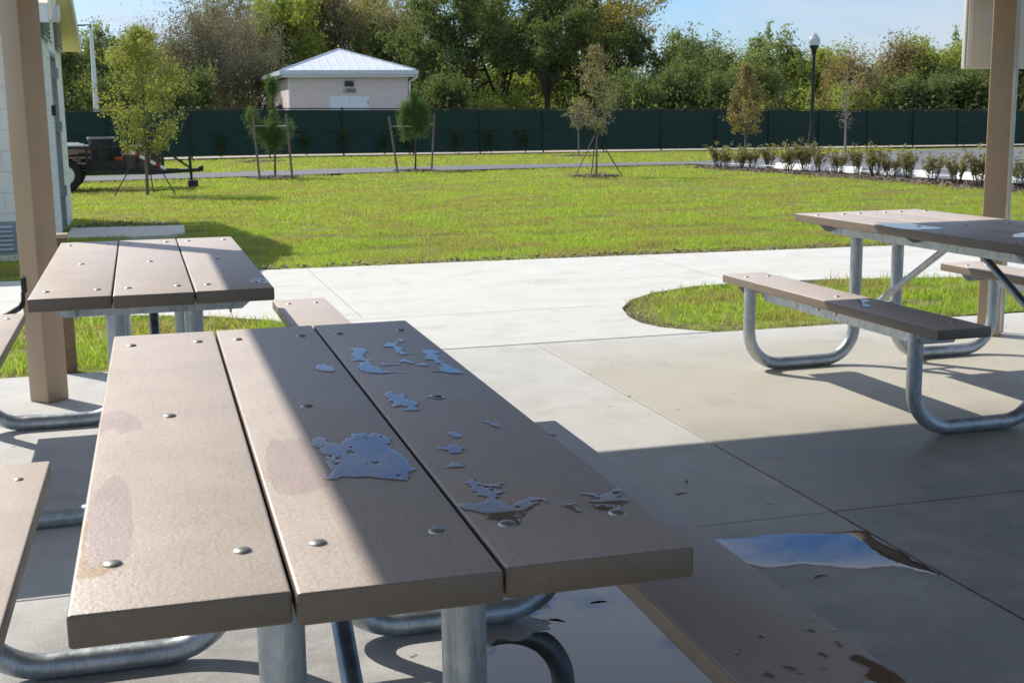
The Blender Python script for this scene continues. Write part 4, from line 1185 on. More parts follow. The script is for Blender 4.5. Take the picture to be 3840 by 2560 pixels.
def big_tree(name, H, W, leaf, bark, nleaf, size, seed, base=.22, clump=.42, spread=.62, multi=1, low=False, sparse=1., droop=0.):
    """a woodland tree of height H and crown width W with limbs, twigs and leaf clumps; local origin at its foot"""
    random.seed(seed)
    root = empty(name, (0, 0, 0)); mb = MB(); nodes = []
    for m_ in range(multi):
        a = random.uniform(0, 6.28)
        p = Vector((.25 * math.cos(a) * (multi > 1), .25 * math.sin(a) * (multi > 1), -.1))
        lean = Vector((random.gauss(0, .12), random.gauss(0, .12), 1)) if multi == 1 else Vector((.28 * math.cos(a), .28 * math.sin(a), 1))
        tp = [p]; q = p; dd = lean.normalized(); hb = H * base * random.uniform(.85, 1.15); r0 = H * .020 / math.sqrt(multi)
        for k in range(4):
            dd = (dd + Vector([random.gauss(0, .06) for _ in range(3)])).normalized(); q = q + dd * hb / 4; tp.append(q)
        mb.tube(tp, [r0 * 1.35, r0 * 1.1, r0, r0 * .95, r0 * .9], 8, cap=False)
        nl = random.randint(4, 6)
        for k in range(nl):
            a2 = 2 * math.pi * (k + random.random() * .7) / nl
            tilt = random.uniform(.25, .95) if k else .08
            d = Vector((math.cos(a2) * tilt, math.sin(a2) * tilt, 1))
            grow(mb, tp[-1] if k % 2 else tp[-2], d, r0 * .62, H * .36, 3, nodes, spread, .10, (2, 4), 4, .15, .68)
    N = np.array([list(p) for p, d in nodes])
    # fit to height and width
    top = np.percentile(N[:, 2], 99); sz = (H - .25) / top; rad = np.percentile(np.hypot(N[:, 0], N[:, 1]), 96); sx = (W / 2 - .2) / rad
    N = N * np.array([sx, sx, sz]); mb.v = [(x * sx, y * sx, z * sz) if z > 0 else (x, y, z) for x, y, z in mb.v]
    mb.build('trunk', bark, root, smooth=True, angle=70)
    k = rng.integers(0, len(N), nleaf)
    wgt = rng.uniform(.3, 1.3, len(N))
    C = N[k] + rng.normal(0, 1, (nleaf, 3)) * (clump * wgt[k])[:, None] * np.array([1, 1, .75])
    if low:
        m = nleaf // 3; a = rng.uniform(0, 6.28, m); q = np.sqrt(rng.uniform(0, 1, m)) * W * .45
        f = .6 + .8 * rng.uniform(0, 1, m) + .5 * np.sin(a * 3)
        C = np.concatenate([C, np.stack([q * np.cos(a), q * np.sin(a), np.abs(rng.normal(0, .16 * H, m)) * f + .2], 1)])
    C = C[C[:, 2] > .15]
    leaf_mesh('crown', C, size, leaf, root, 1.7, droop)
    return root


def bush(name, H, W, leaf, nleaf, size, seed):
    random.seed(seed); root = empty(name, (0, 0, 0)); mb = MB(); nodes = []
    for k in range(7):
        a = random.uniform(0, 6.28); d = Vector((math.cos(a) * .7, math.sin(a) * .7, 1))
        grow(mb, Vector((.1 * math.cos(a), .1 * math.sin(a), -.05)), d, H * .012, H * .5, 2, nodes, .55, .15, (2, 4), 3, .2, .6)
    N = np.array([list(p) for p, d in nodes]); top = np.percentile(N[:, 2], 97); rad = np.percentile(np.hypot(N[:, 0], N[:, 1]), 95)
    sx, sz = W / 2 / rad, H / top; N *= np.array([sx, sx, sz]); mb.v = [(x * sx, y * sx, z * sz) for x, y, z in mb.v]
    mb.build('stems', BARKD, root)
    k = rng.integers(0, len(N), nleaf); C = N[k] + rng.normal(0, .22, (nleaf, 3))
    C2 = np.stack([rng.normal(0, W * .25, nleaf // 2), rng.normal(0, W * .25, nleaf // 2), np.abs(rng.normal(0, H * .35, nleaf // 2))], 1)
    C = np.concatenate([C, C2]); C = C[C[:, 2] > 0]
    leaf_mesh('foliage', C, size, leaf, root); return root


T = {}
T['dark'] = big_tree('evergreen_oak', 10, 9, L_DARK, BARKD, 26000, .115, 1, .22, .36, .6)
T['dark2'] = big_tree('evergreen_oak', 10, 8, L_DARK, BARKD, 24000, .115, 2, .25, .34, .66, low=True)
T['gold'] = big_tree('spring_oak', 10, 9, L_GOLD, BARKD, 24000, .10, 3, .2, .36, .6)
T['mid'] = big_tree('green_tree', 8, 6, L_MID, BARKG, 19000, .115, 4, .15, .36, .55, low=True)
T['yel'] = big_tree('yellow_green_tree', 8, 6, L_YEL, BARKG, 15000, .115, 5, .2, .36, .55)
T['grey'] = big_tree('bare_grey_tree', 8, 8, L_GREY, BARKG, 32000, .075, 6, .12, .5, .6, multi=3, low=True)
T['thin'] = big_tree('thin_leafed_tree', 11, 6, L_OLV, BARKG, 8000, .095, 7, .3, .33, .5)
T['rust'] = big_tree('rusty_tree', 6, 6, L_RUST, BARKG, 14000, .10, 8, .1, .42, .55, multi=2, low=True)
T['open'] = big_tree('open_green_tree', 8, 6, L_MID, BARKP, 6500, .13, 9, .25, .28, .55)
T['bushd'] = bush('dark_thicket', 3, 5, L_DARK, 12000, .10, 20)
T['bushy'] = bush('bright_thicket', 3, 5, L_YEL, 6500, .09, 21)
BASEH = dict(dark=(10, 9), dark2=(10, 8), gold=(10, 9), mid=(8, 6), yel=(8, 6), grey=(8, 8), thin=(11, 6), rust=(6, 6), open=(8, 6), bushd=(3, 5), bushy=(3, 5))
used = set()


def place(kind, px, top, Y, wpx, label, rz=None):
    """px/top: where the crown's centre and top stand as seen in the photo; the tree itself stands at depth Y"""
    p = at_y(px, top, Y); g = grade(min(p.x, 60), min(Y, 90)) - .05
    H = p.z - g; Wm = abs(at_y(px + wpx / 2, 250, Y).x - at_y(px - wpx / 2, 250, Y).x)
    o = T[kind] if kind not in used else copy_tree(T[kind]); used.add(kind)
    h0, w0 = BASEH[kind]
    o.location = (p.x, Y, g); sx = Wm / w0; o.scale = (sx, sx, H / h0)
    o.rotation_euler = (0, 0, rz if rz is not None else random.uniform(0, 6.28))
    tag(o, label, 'thicket' if 'bush' in kind else 'tree', 'trees and thickets behind the green fence')
    return o


random.seed(5)
G = 'behind the green fence'
for a in [
    ('mid', 190, 62, 66, 190, 'leafy green tree behind the fence, directly beside the white lamp pole'),
    ('dark2', 260, 95, 70, 150, 'dark tree behind the fence between the white pole and the oak sapling'),
    ('grey', 330, 60, 72, 200, 'pale grey twiggy tree whose top shows over the left oak sapling'),
    ('grey', 455, 15, 66, 260, 'wide grey-brown twiggy tree left of the pink pump building'),
    ('grey', 560, 30, 69, 230, 'grey twiggy tree touching the left end of the pink pump building'),
    ('thin', 520, -60, 76, 200, 'tall sparse tree rising behind the grey twiggy trees'),
    ('yel', 640, -40, 80, 190, 'light yellow-green tree above the left roof slope of the pump building'),
    ('gold', 700, -90, 84, 240, 'golden-brown tree just left of the pump building roof peak'),
    ('dark', 610, 60, 80, 200, 'dark green tree low behind the left eave of the pump building'),
    ('thin', 775, -70, 82, 180, 'sparse tree with sky showing through, right above the roof peak'),
    ('gold', 850, -50, 86, 230, 'golden spring tree above the right roof slope of the pump building'),
    ('thin', 950, -80, 78, 190, 'tall thin tree beyond the right end of the pump building'),
    ('dark', 900, 40, 80, 210, 'dark green tree at the right eave of the pump building'),
    ('dark', 1050, -60, 72, 290, 'big dark oak with heavy limbs behind the second staked pine'),
    ('dark2', 1160, -40, 76, 260, 'dark oak between the big limbed oak and the golden oak'),
    ('gold', 1355, -60, 74, 310, 'large golden-topped oak at the right end of the tall tree mass'),
    ('dark', 1250, -70, 70, 250, 'dark dense oak left of the golden-topped oak'),
    ('dark', 1440, 55, 70, 240, 'dark green lower half of trees beneath the golden-topped oak'),
    ('mid', 1590, 72, 68, 160, 'fresh green tree standing right of the tall tree mass'),
    ('dark2', 1560, 140, 64, 160, 'low dark tree between the tall mass and the fresh green tree'),
    ('open', 1790, 62, 74, 180, 'open leafy tree with sky between its leaves, left of the street lamp'),
    ('mid', 1700, 105, 72, 190, 'green tree behind the conical tan sapling'),
    ('yel', 1900, 108, 72, 150, 'bright yellow-green tree right behind the street lamp'),
    ('rust', 1965, 120, 67, 180, 'russet tree between the street lamp and the green dome tree'),
    ('rust', 2060, 88, 70, 170, 'taller russet tree left of the green dome tree'),
    ('yel', 2130, 88, 70, 170, 'yellow-topped dome tree near the right post'),
    ('dark2', 2150, 150, 68, 210, 'dark green tree below the yellow-topped dome tree'),
    ('open', 2230, 72, 76, 150, 'airy tree just left of the off-white panel'),
    ('dark', 2330, 90, 70, 200, 'dark tree partly hidden by the right tan post'),
    ('mid', 2450, 60, 70, 220, 'green tree outside the right post at the frame edge'),
    ('dark2', 60, 60, 64, 260, 'dark tree hidden behind the white block building'),
    ('bushd', 230, 190, 60, 190, 'dark thicket over the fence by the white pole'),
    ('bushd', 420, 175, 61, 220, 'dark thicket behind the fence between sapling and pump building'),
    ('bushd', 1010, 190, 61, 200, 'dark thicket right of the pump building'),
    ('bushy', 1130, 222, 72, 150, 'bright thicket under the big limbed oak'),
    ('bushy', 1340, 222, 76, 200, 'bright thicket under the golden-topped oak'),
    ('bushd', 1500, 175, 62, 200, 'dark thicket at the right foot of the tall tree mass'),
    ('bushd', 1640, 185, 61, 160, 'dark thicket left of the conical tan sapling'),
    ('bushy', 1930, 205, 66, 150, 'bright thicket right of the street lamp over the fence'),
    ('bushd', 2070, 190, 66, 220, 'dark thicket behind the bare sapling'),
    ('bushd', 2230, 180, 66, 190, 'dark thicket left of the right tan post'),
    ('dark', 740, 70, 92, 260, 'dark tree far behind the pump building, left half'),
    ('mid', 1000, 90, 92, 280, 'green tree far behind the big limbed oak'),
    ('mid', 1300, 110, 95, 300, 'green tree far behind the dense oak'),
    ('yel', 1180, 150, 92, 260, 'sunlit yellow-green tree glimpsed between the dark oak trunks'),
    ('mid', 430, 100, 88, 300, 'green tree far behind the grey twiggy trees'),
    ('mid', 1850, 130, 90, 260, 'green tree far behind the street lamp'),
    ('mid', 2150, 130, 92, 300, 'green tree far behind the dome tree'),
]: place(*a)
fw = bush('distant_wood', 7, 9, L_DARK, 9000, .35, 77)
far = MB()
# the far-off wood that closes the view between the trunks reads as one mass
n = 42000
X = rng.uniform(-45, 130, n); Yw = 100 + rng.uniform(0, 14, n)
Hm = np.array([3.3 + 1.9 * noise.noise(Vector((x * .11, 0, 0))) + 1.2 * noise.noise(Vector((x * .5, 2, 0))) for x in X])
Z = rng.uniform(0, 1, n) ** .8 * Hm - .9
for ch in list(fw.children): bpy.data.objects.remove(ch)
bpy.data.objects.remove(fw)
o = leaf_mesh('distant_wood', np.stack([X, Yw, Z], 1), .55, mat_leaf('far_leaves', [(.06, .09, .02), (.14, .17, .03), (.24, .27, .06), (.12, .12, .05)], .35), None)
tag(o, 'distant mass of woodland foliage closing the view between the trunks', 'woodland', kind='stuff')


# ------------------------------------------------------------------ pump building 13055
pb = empty('pump_building', (9.25, 58.3, -.3)); tag(pb, 'small pink stucco pump building numbered 13055 with a white hipped metal roof', 'building')
g0 = -.3
W2 = 2.74; D2 = 14.6; zt = 3.08 - g0
mb = MB(); dw, dh2 = .93, 2.60
mb.span((-W2, 0, 0), (-dw, .2, zt)).span((dw, 0, 0), (W2, .2, zt)).span((-dw, 0, dh2), (dw, .2, zt))
mb.span((-W2, .202, 0), (-W2 + .2, D2, zt)).span((W2 - .2, .202, 0), (W2, D2, zt)).span((-W2 + .2, D2 - .2, 0), (W2 - .2, D2, zt))
mb.build('wall', STUCCO, pb)
ov = .30; ze = 3.14 - g0; ap = 4.47 - g0
A, B_ = W2 + ov, D2 + ov
mb = MB()
run = A
P_ = [(-A, -ov, ze + .26), (A, -ov, ze + .26), (A, B_, ze + .26), (-A, B_, ze + .26), (0, -ov + run, ap), (0, B_ - run, ap)]
Q_ = [(x, y, ze + .2) for x, y, z in P_[:4]]
mb.add(P_ + Q_, [(0, 1, 4), (1, 2, 5, 4), (2, 3, 5), (3, 0, 4, 5), (0, 6, 7, 1), (1, 7, 8, 2), (2, 8, 9, 3), (3, 9, 6, 0), (6, 9, 8, 7)])
roof = mb.build('roof', ROOFM, pb)
mb = MB()
slope = (ap - ze - .26) / run
for k in range(-7, 8):
    x = k * .42
    if abs(x) > A - .05: continue
    yy = -ov + (run - abs(x))
    a = Vector((x, -ov, ze + .275)); b = Vector((x, yy, ze + .275 + slope * (run - abs(x))))
    mb.tube([a, b], .016, 4)
for sx in (-1, 1):
    for k in range(int((D2 + 2 * ov) / .42)):
        y = -ov + .21 + .42 * k; e = min(y + ov, B_ - y, run)
        mb.tube([Vector((sx * A, y, ze + .275)), Vector((sx * (A - e), y, ze + .275 + slope * e))], .016, 4)
for sx in (-1, 1): mb.tube([Vector((sx * A, -ov, ze + .28)), Vector((0, -ov + run, ap + .02))], .035, 5)
mb.tube([Vector((0, -ov + run, ap + .02)), Vector((0, B_ - run, ap + .02))], .035, 5)
mb.build('standing_seam', simple('roof_seam', (.60, .64, .72), .4), roof)
mb = MB()
mb.span((-A - .02, -ov - .12, ze + .06), (A + .02, -ov - .002, ze + .25)).span((-A - .12, -ov - .12, ze + .05), (-A - .022, B_, ze + .25)).span((A + .022, -ov - .12, ze + .05), (A + .12, B_, ze + .25))
mb.build('gutter', simple('gutter_white', (.62, .66, .72), .5), pb)
mb = MB().span((-A + .01, -ov + .002, ze - .06), (A - .01, -ov + .03, ze + .198)).span((-A + .01, -ov + .032, ze + .17), (A - .01, -.002, ze + .198)).span((-A + .01, -ov + .032, ze - .06), (-A + .03, B_, ze + .168))
mb.build('fascia', WHITE, pb)
for sx in (-1, 1):
    y = -.06 if sx > 0 else D2 - .1
    MB().tube([(sx * (A + .05), -ov - .05 if sx > 0 else D2, ze + .05), (sx * (A + .05), -ov - .05 if sx > 0 else D2, ze - .06), (sx * (W2 + .06), y, ze - .28), (sx * (W2 + .06), y, ze - .5), (sx * (W2 + .06), y, .1)], .045, 8).build('downpipe', WHITE, pb, smooth=True)
MB().span((-W2 - .004, -.015, 0), (-W2 + .06, -.002, zt - .05)).build('corner_trim', WHITE, pb)
dd = MB().span((-dw + .04, .05, .02), (-.004, .09, dh2 - .04)).build('door', DOORW, pb)
MB().span((-.25, .03, 1.0), (-.1, .049, 1.2)).build('handle', BOLTM, dd)
dd = MB().span((.004, .05, .02), (dw - .04, .09, dh2 - .04)).build('door', DOORW, pb)
MB().span((dw - .09, .03, 2.2), (dw - .05, .049, 2.32)).build('hinge', BLACK, dd)
MB().span((-dw, .02, 0), (-dw + .04, .1, dh2)).span((dw - .04, .02, 0), (dw, .1, dh2)).span((-dw + .04, .02, dh2 - .04), (dw - .04, .1, dh2)).build('door_frame', WHITE, pb)
lp = MB().add([(-.2, -.16, 2.99), (.2, -.16, 2.99), (.22, -.002, 2.97), (-.22, -.002, 2.97), (-.17, -.1, 3.2), (.17, -.1, 3.2), (.19, -.002, 3.22), (-.19, -.002, 3.22)],
              [(0, 1, 2, 3), (4, 7, 6, 5), (0, 4, 5, 1), (1, 5, 6, 2), (2, 6, 7, 3), (3, 7, 4, 0)]).build('wall_light', BLACKP, pb)
cu = bpy.data.curves.new('house_number', 'FONT'); cu.body = '13055'; cu.size = .25; cu.align_x = 'CENTER'; cu.extrude = .008; cu.shear = .1; cu.offset = .004
tmp = bpy.data.objects.new('tmp', cu); col.objects.link(tmp)
dg = bpy.context.evaluated_depsgraph_get(); me = bpy.data.meshes.new_from_object(tmp.evaluated_get(dg)); me.materials.append(BLACK)
bpy.data.objects.remove(tmp)
o = bpy.data.objects.new('house_number', me); col.objects.link(o); o.parent = pb; o.location = (0, -.012, 2.70); o.rotation_euler = (R_(90), 0, 0)
for y in (3.0, 9.0):
    MB().lathe([(.22, 0), (.20, .12), (.12, .2)], (-W2 - .13, y, 2.02), 10).build('vent_hood', BLACKP, pb)
MB().lathe([(.05, 0), (.06, .05), (.03, .1)], (-W2 - .07, 5, 3.0), 8).build('alarm_light', simple('alarm_red', (.55, .03, .02), .4), pb)

# white light pole
p = at_y(222, 258, 57.5)
wp = empty('lamp_pole', (p.x, 57.5, -.25)); tag(wp, 'tall white square light pole with a black arm lamp behind the left fence', 'lamp post')
tp = at_y(212, 65, 57.5)
MB().tube([(0, 0, 0), (0, 0, tp.z + .25)], [.15, .075], 8).build('pole', WHITE, wp, smooth=True, angle=30)
MB().tube([(0, 0, tp.z + .2), (0, 0, tp.z + .38), (-.25, 0, tp.z + .38)], .03, 8).build('arm', BLACK, wp)
MB().box((-.42, 0, tp.z + .36), (.42, .2, .06)).build('lamp_head', BLACK, wp, bevel=.02)
# street lamp with acorn globe
yl = 49.0
b = at_y(1867, 330, yl); t = at_y(1871, 73, yl); j = at_y(1871, 105, yl); j2 = at_y(1871, 125, yl)
g = grade(b.x, yl)
sl_ = empty('street_lamp', (t.x, yl, g)); tag(sl_, 'black street lamp with a clear acorn globe standing behind the hedge', 'street lamp')
zj = j.z - g; zt_ = t.z - g; z2 = j2.z - g
MB().lathe([(.19, 0), (.19, .15), (.15, .2), (.14, .75), (.09, .9), (.078, 1.4), (.07, z2 - .2), (.075, z2 - .02)], n=14).build('pole', BLACK, sl_, smooth=True)
MB().lathe([(.075, z2 - .02), (.11, z2 + .05), (.12, z2 + .2), (.20, zj - .06), (.21, zj)], n=16).build('collar', BLACK, sl_, smooth=True)
gm = NT('acorn_glass'); gm.pbr((.80, .84, .86), .12, 0, None, .8); gm.b.inputs['Transmission Weight'].default_value = .35
hh_ = zt_ - zj
MB().lathe([(.19, zj), (.245, zj + hh_ * .25), (.255, zj + hh_ * .42), (.20, zj + hh_ * .6), (.14, zj + hh_ * .68)], n=20).build('globe', gm.m, sl_, smooth=True)
MB().lathe([(.145, zj + hh_ * .68), (.15, zj + hh_ * .72), (.09, zj + hh_ * .85), (.03, zj + hh_ * .9), (.02, zt_)], n=16).build('finial', simple('bright_cap', (.75, .78, .8), .2, .6), sl_, smooth=True)


# ------------------------------------------------------------------ saplings
def sapling(name, base, H, W, zlo, leaf, bark, nleaf, size, seed, shape='oval', tr=.022, label='', cat='sapling', twig=.9, lean=(0, 0), guys=0):
    random.seed(seed); root = empty(name, base); mb = MB(); nodes = []
    pts = []; rad = []
    for k in range(13):
        t = k / 12; z = t * H * .97
        pts.append(Vector((lean[0] * t + .02 * math.sin(3 * t + seed), lean[1] * t + .02 * math.cos(4 * t + seed), z - .03))); rad.append(tr * (1 - .85 * t) + .002)
    mb.tube(pts, rad, 8)
    nb = 46
    for k in range(nb):
        t = zlo / H + (1 - zlo / H) * (k + .5) / nb
        i = min(int(t * 12), 11); p = pts[i].lerp(pts[i + 1], t * 12 - i)
        u = (t - zlo / H) / (1 - zlo / H)
        if shape == 'oval': wv = math.sin(math.pi * min(1, (u * .82 + .16))) ** .8
        elif shape == 'cone': wv = min(1, u * 6 + .35) * (1 - u) ** .75 + .05
        else: wv = .35 + .65 * math.sin(math.pi * u)
        L_ = W / 2 * wv * random.uniform(.65, 1.1)
        a = k * 2.4 + random.uniform(-.4, .4)
        d = Vector((math.cos(a), math.sin(a), random.uniform(.15, .7)))
        grow(mb, p, d, max(.0035, rad[i] * .4), L_, 1, nodes, .5, .1, (2, 4), 4, .14, .5, 5)
    mb.build('trunk', bark, root, smooth=True, angle=70)
    N = np.array([list(p) for p, d in nodes])
    if nleaf:
        k = rng.integers(0, len(N), nleaf); C = N[k] + rng.normal(0, W * .035, (nleaf, 3))
        leaf_mesh('crown', C, size, leaf, root)
    if guys:
        for k in range(3):
            a = R_(200 + 120 * k); MB().tube([(0, 0, .95), (.62 * math.cos(a), .62 * math.sin(a), 0)], .011, 6).build('guy_strap', BLACK, root)
    tag(root, label, cat, 'young trees planted on the lawn'); return root


pL = on_ground(340, 446); hL = at_y(340, 62, pL.y).z - pL.z
sapling('oak_sapling', pL, hL, 1.62, .78, L_OAK, BARKG, 11500, .029, 31, 'oval', .030, 'yellow-green leafy oak sapling on the left with black support straps', guys=1)
pM = on_ground(1369, 405); hM = at_y(1385, 100, pM.y).z - pM.z
sapling('oak_sapling', pM, hM, 1.25, .95, L_OLV, BARKG, 3600, .029, 32, 'oval', .024, 'sparse olive-leafed oak sapling alone in the middle right of the lawn', guys=1)
pT = on_ground(1328, 358); hT = at_y(1328, 235, pT.y).z - pT.z
sapling('oak_sapling', pT, hT, .95, 1.0, L_OLV, BARKP, 700, .045, 33, 'oval', .03, 'thin pale-trunked sapling across the road, just left of the sparse oak sapling')
for (px, top, Y, wpx, sh_, leaf, bk, nl, sz, tr, lab, sd) in ((1715, 145, 46, 95, 'cone', L_TAN, BARKG, 3300, .06, .05, 'conical tan-leafed sapling in front of the fence behind the hedge', 34),
                                                     (1948, 155, 44, 62, 'x', L_TAN, BARKP, 160, .04, .05, 'nearly bare pale sapling right of the street lamp', 35)):
    t = at_y(px, top, Y); g = grade(t.x, Y); H = t.z - g
    W = abs(at_y(px + wpx / 2, 250, Y).x - at_y(px - wpx / 2, 250, Y).x)
    sapling('sapling', (t.x, Y, g), H, W * 1.15, H * (.22 if sh_ == 'cone' else .3), leaf, bk, nl, sz, sd, sh_, tr, lab)


def pine(base, H, tufts, seed, label, stakes):
    random.seed(seed); root = empty('pine_sapling', base)
    mb = MB(); pts = [(.0 + .03 * math.sin(3 * k / 8), 0, H * k / 8 - .03) for k in range(9)]
    mb.tube(pts, [.026 * (1 - .6 * k / 8) for k in range(9)], 8)
    C = []; D = []
    for (x, z, r, n) in tufts:
        mb.tube([(0, 0, max(.3, z - abs(x) * .6 - .05)), (x, random.uniform(-.05, .05), z)], [.010, .006], 5)
        for i in range(int(n * 1.7)):
            u = np.array([random.gauss(0, 1), random.gauss(0, 1), random.gauss(.35, .9)]); u /= np.linalg.norm(u)
            s = np.array([x + random.gauss(0, r * .25), random.gauss(0, r * .25), z + random.gauss(0, r * .45)])
            e = s + u * r * random.uniform(.6, 1.1) + np.array([0, 0, -.10 * r])
            sd = np.cross(u, np.random.default_rng(i).normal(0, 1, 3)); sd /= np.linalg.norm(sd) + 1e-9; sd *= .006
            C += [s - sd, s + sd, e]
    mb.build('trunk', BARKD, root, smooth=True)
    raw_mesh('needles', np.array(C), 3, L_PINE, root)
    tag(root, label, 'sapling', 'young trees planted on the lawn')
    return root


p1 = on_ground(632, 408)
sc1 = p1.y / 30.29
pine(p1, 2.30, [(.0, 2.18, .20, 260), (.03, 2.02, .20, 300), (.0, 1.70, .13, 110), (.02, 1.45, .16, 130), (-.50, 1.42, .22, 170), (-.40, 1.20, .24, 220), (-.22, 1.05, .24, 230), (0, 1.15, .26, 300), (.14, .98, .24, 230), (.36, 1.12, .22, 130), (-.1, .85, .22, 200), (.06, .78, .20, 160)], 41,
     'staked young pine with a tall bare leader, left of the other pine', 0)
p2 = on_ground(954, 392)
pine(p2, 2.0, [(-.02, 1.95, .15, 110), (.0, 1.72, .22, 260), (-.20, 1.55, .26, 330), (.22, 1.58, .26, 330), (.05, 1.38, .30, 420), (-.28, 1.28, .24, 240), (.30, 1.30, .24, 260), (.16, 1.08, .22, 220), (-.22, 1.0, .22, 200), (0, 1.12, .22, 200)], 42, 'staked young pine with one dense rounded head, right of the other pine', 0)
SG = 'wooden stakes beside the young pines'
for (bx_, by_, tx, ty, pp, lab) in ((597, 412, 580, 262, p1, 'wooden stake left of the tall-leader pine'), (672, 410, 657, 262, p1, 'wooden stake right of the tall-leader pine'),
                                (914, 397, 893, 267, p2, 'wooden stake leaning left of the dense-headed pine'), (991, 391, 998, 262, p2, 'wooden stake right of the dense-headed pine')):
    b = on_ground(bx_, by_); t = at_y(tx, ty, b.y)
    o = empty('tree_stake', b); tag(o, lab, 'stake', SG)
    MB().tube([(0, 0, -.05), (t.x - b.x, 0, t.z - b.z)], .026, 8).build('pole', STAKE, o, smooth=True, angle=40)
    f = .82; MB().tube([((t.x - b.x) * f, 0, (t.z - b.z) * f), (pp.x - b.x, pp.y - b.y, (t.z - b.z) * f - .02)], .006, 5).build('tie_wire', simple('pale_wire', (.6, .6, .55), .5), o)
for c, r, lab in ((p1, .62, 'brown mulch ring around the tall-leader pine'), (p2, .55, 'brown mulch ring around the dense-headed pine'), (pM, .55, 'brown mulch ring around the sparse oak sapling'), (pT, .9, 'brown mulch ring around the pale sapling across the road')):
    q = ringchips(c, r, 1500); chips('mulch_ring', q, .035, MULCHM, lab)
q = on_ground(600, 371); chips('mulch_ring', ringchips(q, .8, 1200), .04, MULCHM, 'brown mulch ring across the road behind the left pine')
# mulch bed under hedge
n = 9000; y_ = rng.uniform(14, 31, n); xh = np.interp(y_, [14, 18.9, 21.4, 23.6, 25.7, 28.4, 30.9], [13.6, 14.0, 14.3, 14.55, 14.6, 14.5, 14.3]); x_ = xh + rng.normal(0, .28, n)
chips('mulch_bed', np.stack([x_, y_, gradev(x_, y_) + rng.uniform(-.02, .03, n)], 1), .035, MULCHM, 'brown mulch bed under the row of hedge shrubs')


# hedge shrubs
def shrub(seed):
    random.seed(seed); root = empty('hedge_shrub', (0, 0, 0)); mb = MB(); nodes = []
    for k in range(14):
        a = random.uniform(0, 6.28); tl = random.uniform(.15, .5); d = Vector((math.cos(a) * tl, math.sin(a) * tl, 1))
        grow(mb, Vector((.03 * math.cos(a), .03 * math.sin(a), -.02)), d, .006, random.uniform(.34, .52), 1, nodes, .4, .3, (2, 3), 4, .1, .45, 4)
    mb.build('stems', BARKD, root)
    N = np.array([list(p) for p, d in nodes]); m = 1000
    k = rng.integers(0, len(N), m); C = N[k] + rng.normal(0, .020, (m, 3)); C = C[C[:, 2] > rng.uniform(.10, .24, m)]; C[:, :2] *= (.55 + 1.0 * C[:, 2:3])
    leaf_mesh('foliage', C, .026, L_SHRUB, root); return root


SH = [shrub(50), shrub(51), shrub(52)]
for i, (cx, by_, top) in enumerate([(600, 960, 815), (650, 965, 850), (725, 968, 815), (795, 965, 838), (895, 965, 812), (1000, 985, 812), (1100, 985, 820), (1180, 990, 822), (1290, 1000, 812), (1398, 1000, 842), (1500, 1012, 828), (1590, 1015, 842), (1690, 1030, 852), (1830, 1045, 855), (1965, 1060, 872), (2090, 1075, 850), (2330, 1085, 858)]):
    X_, Yb, Yt = (2300 + cx * .6548) / S, by_ * .6548 / S, top * .6548 / S
    p = on_ground(X_, Yb); h = at_y(X_, Yt, p.y).z - p.z
    o = SH[i] if i < 3 else copy_tree(SH[i % 3])
    o.location = p; s = h / .62; o.scale = (s * random.uniform(1.1, 1.45),) * 2 + (s * random.uniform(.92, 1.12),); o.rotation_euler = (0, 0, i * 1.9)
    ordn = ['first', 'second', 'third', 'fourth', 'fifth', 'sixth', 'seventh', 'eighth', 'ninth', 'tenth', 'eleventh', 'twelfth', 'thirteenth', 'fourteenth', 'fifteenth', 'sixteenth'][i] if i < 16 else None
    tag(o, f'low brownish-green hedge shrub, {ordn} from the left in the row' if ordn else 'low hedge shrub just right of the right tan post', 'shrub', 'shrubs in the low hedge')
# wheel stops
for i, (cx, cy, lab) in enumerate([(1010, 985, 'white concrete wheel stop, farthest of the row, at the left'), (1305, 1000, 'white concrete wheel stop, second from the left behind the hedge'), (1630, 1018, 'white concrete wheel stop in the middle of the row behind the hedge'), (2010, 1045, 'white concrete wheel stop just left of the right tan post'), (2350, 1075, 'white concrete wheel stop nearest, right of the right tan post')]):
    p = on_ground((2300 + cx * .6548) / S, cy * .6548 / S)
    yy = 27.6 - i * 2.45
    xx = 15.14
    o = empty('wheel_stop', (xx, yy, grade(xx, yy) + .012), R_(90)); tag(o, lab, 'wheel stop', 'white wheel stops in the car park')
    MB().add([(-.9, -.09, 0), (.9, -.09, 0), (.9, .09, 0), (-.9, .09, 0), (-.84, -.055, .14), (.84, -.055, .14), (.84, .055, .14), (-.84, .055, .14)],
             [(0, 1, 2, 3), (4, 7, 6, 5), (0, 4, 5, 1), (1, 5, 6, 2), (2, 6, 7, 3), (3, 7, 4, 0)]).build('block', PAINTW, o, bevel=.01)
    for s in (-.6, .6): MB().lathe([(.02, .139), (.018, .15)], (s, 0, 0), 8).build('pin', GALV, o)
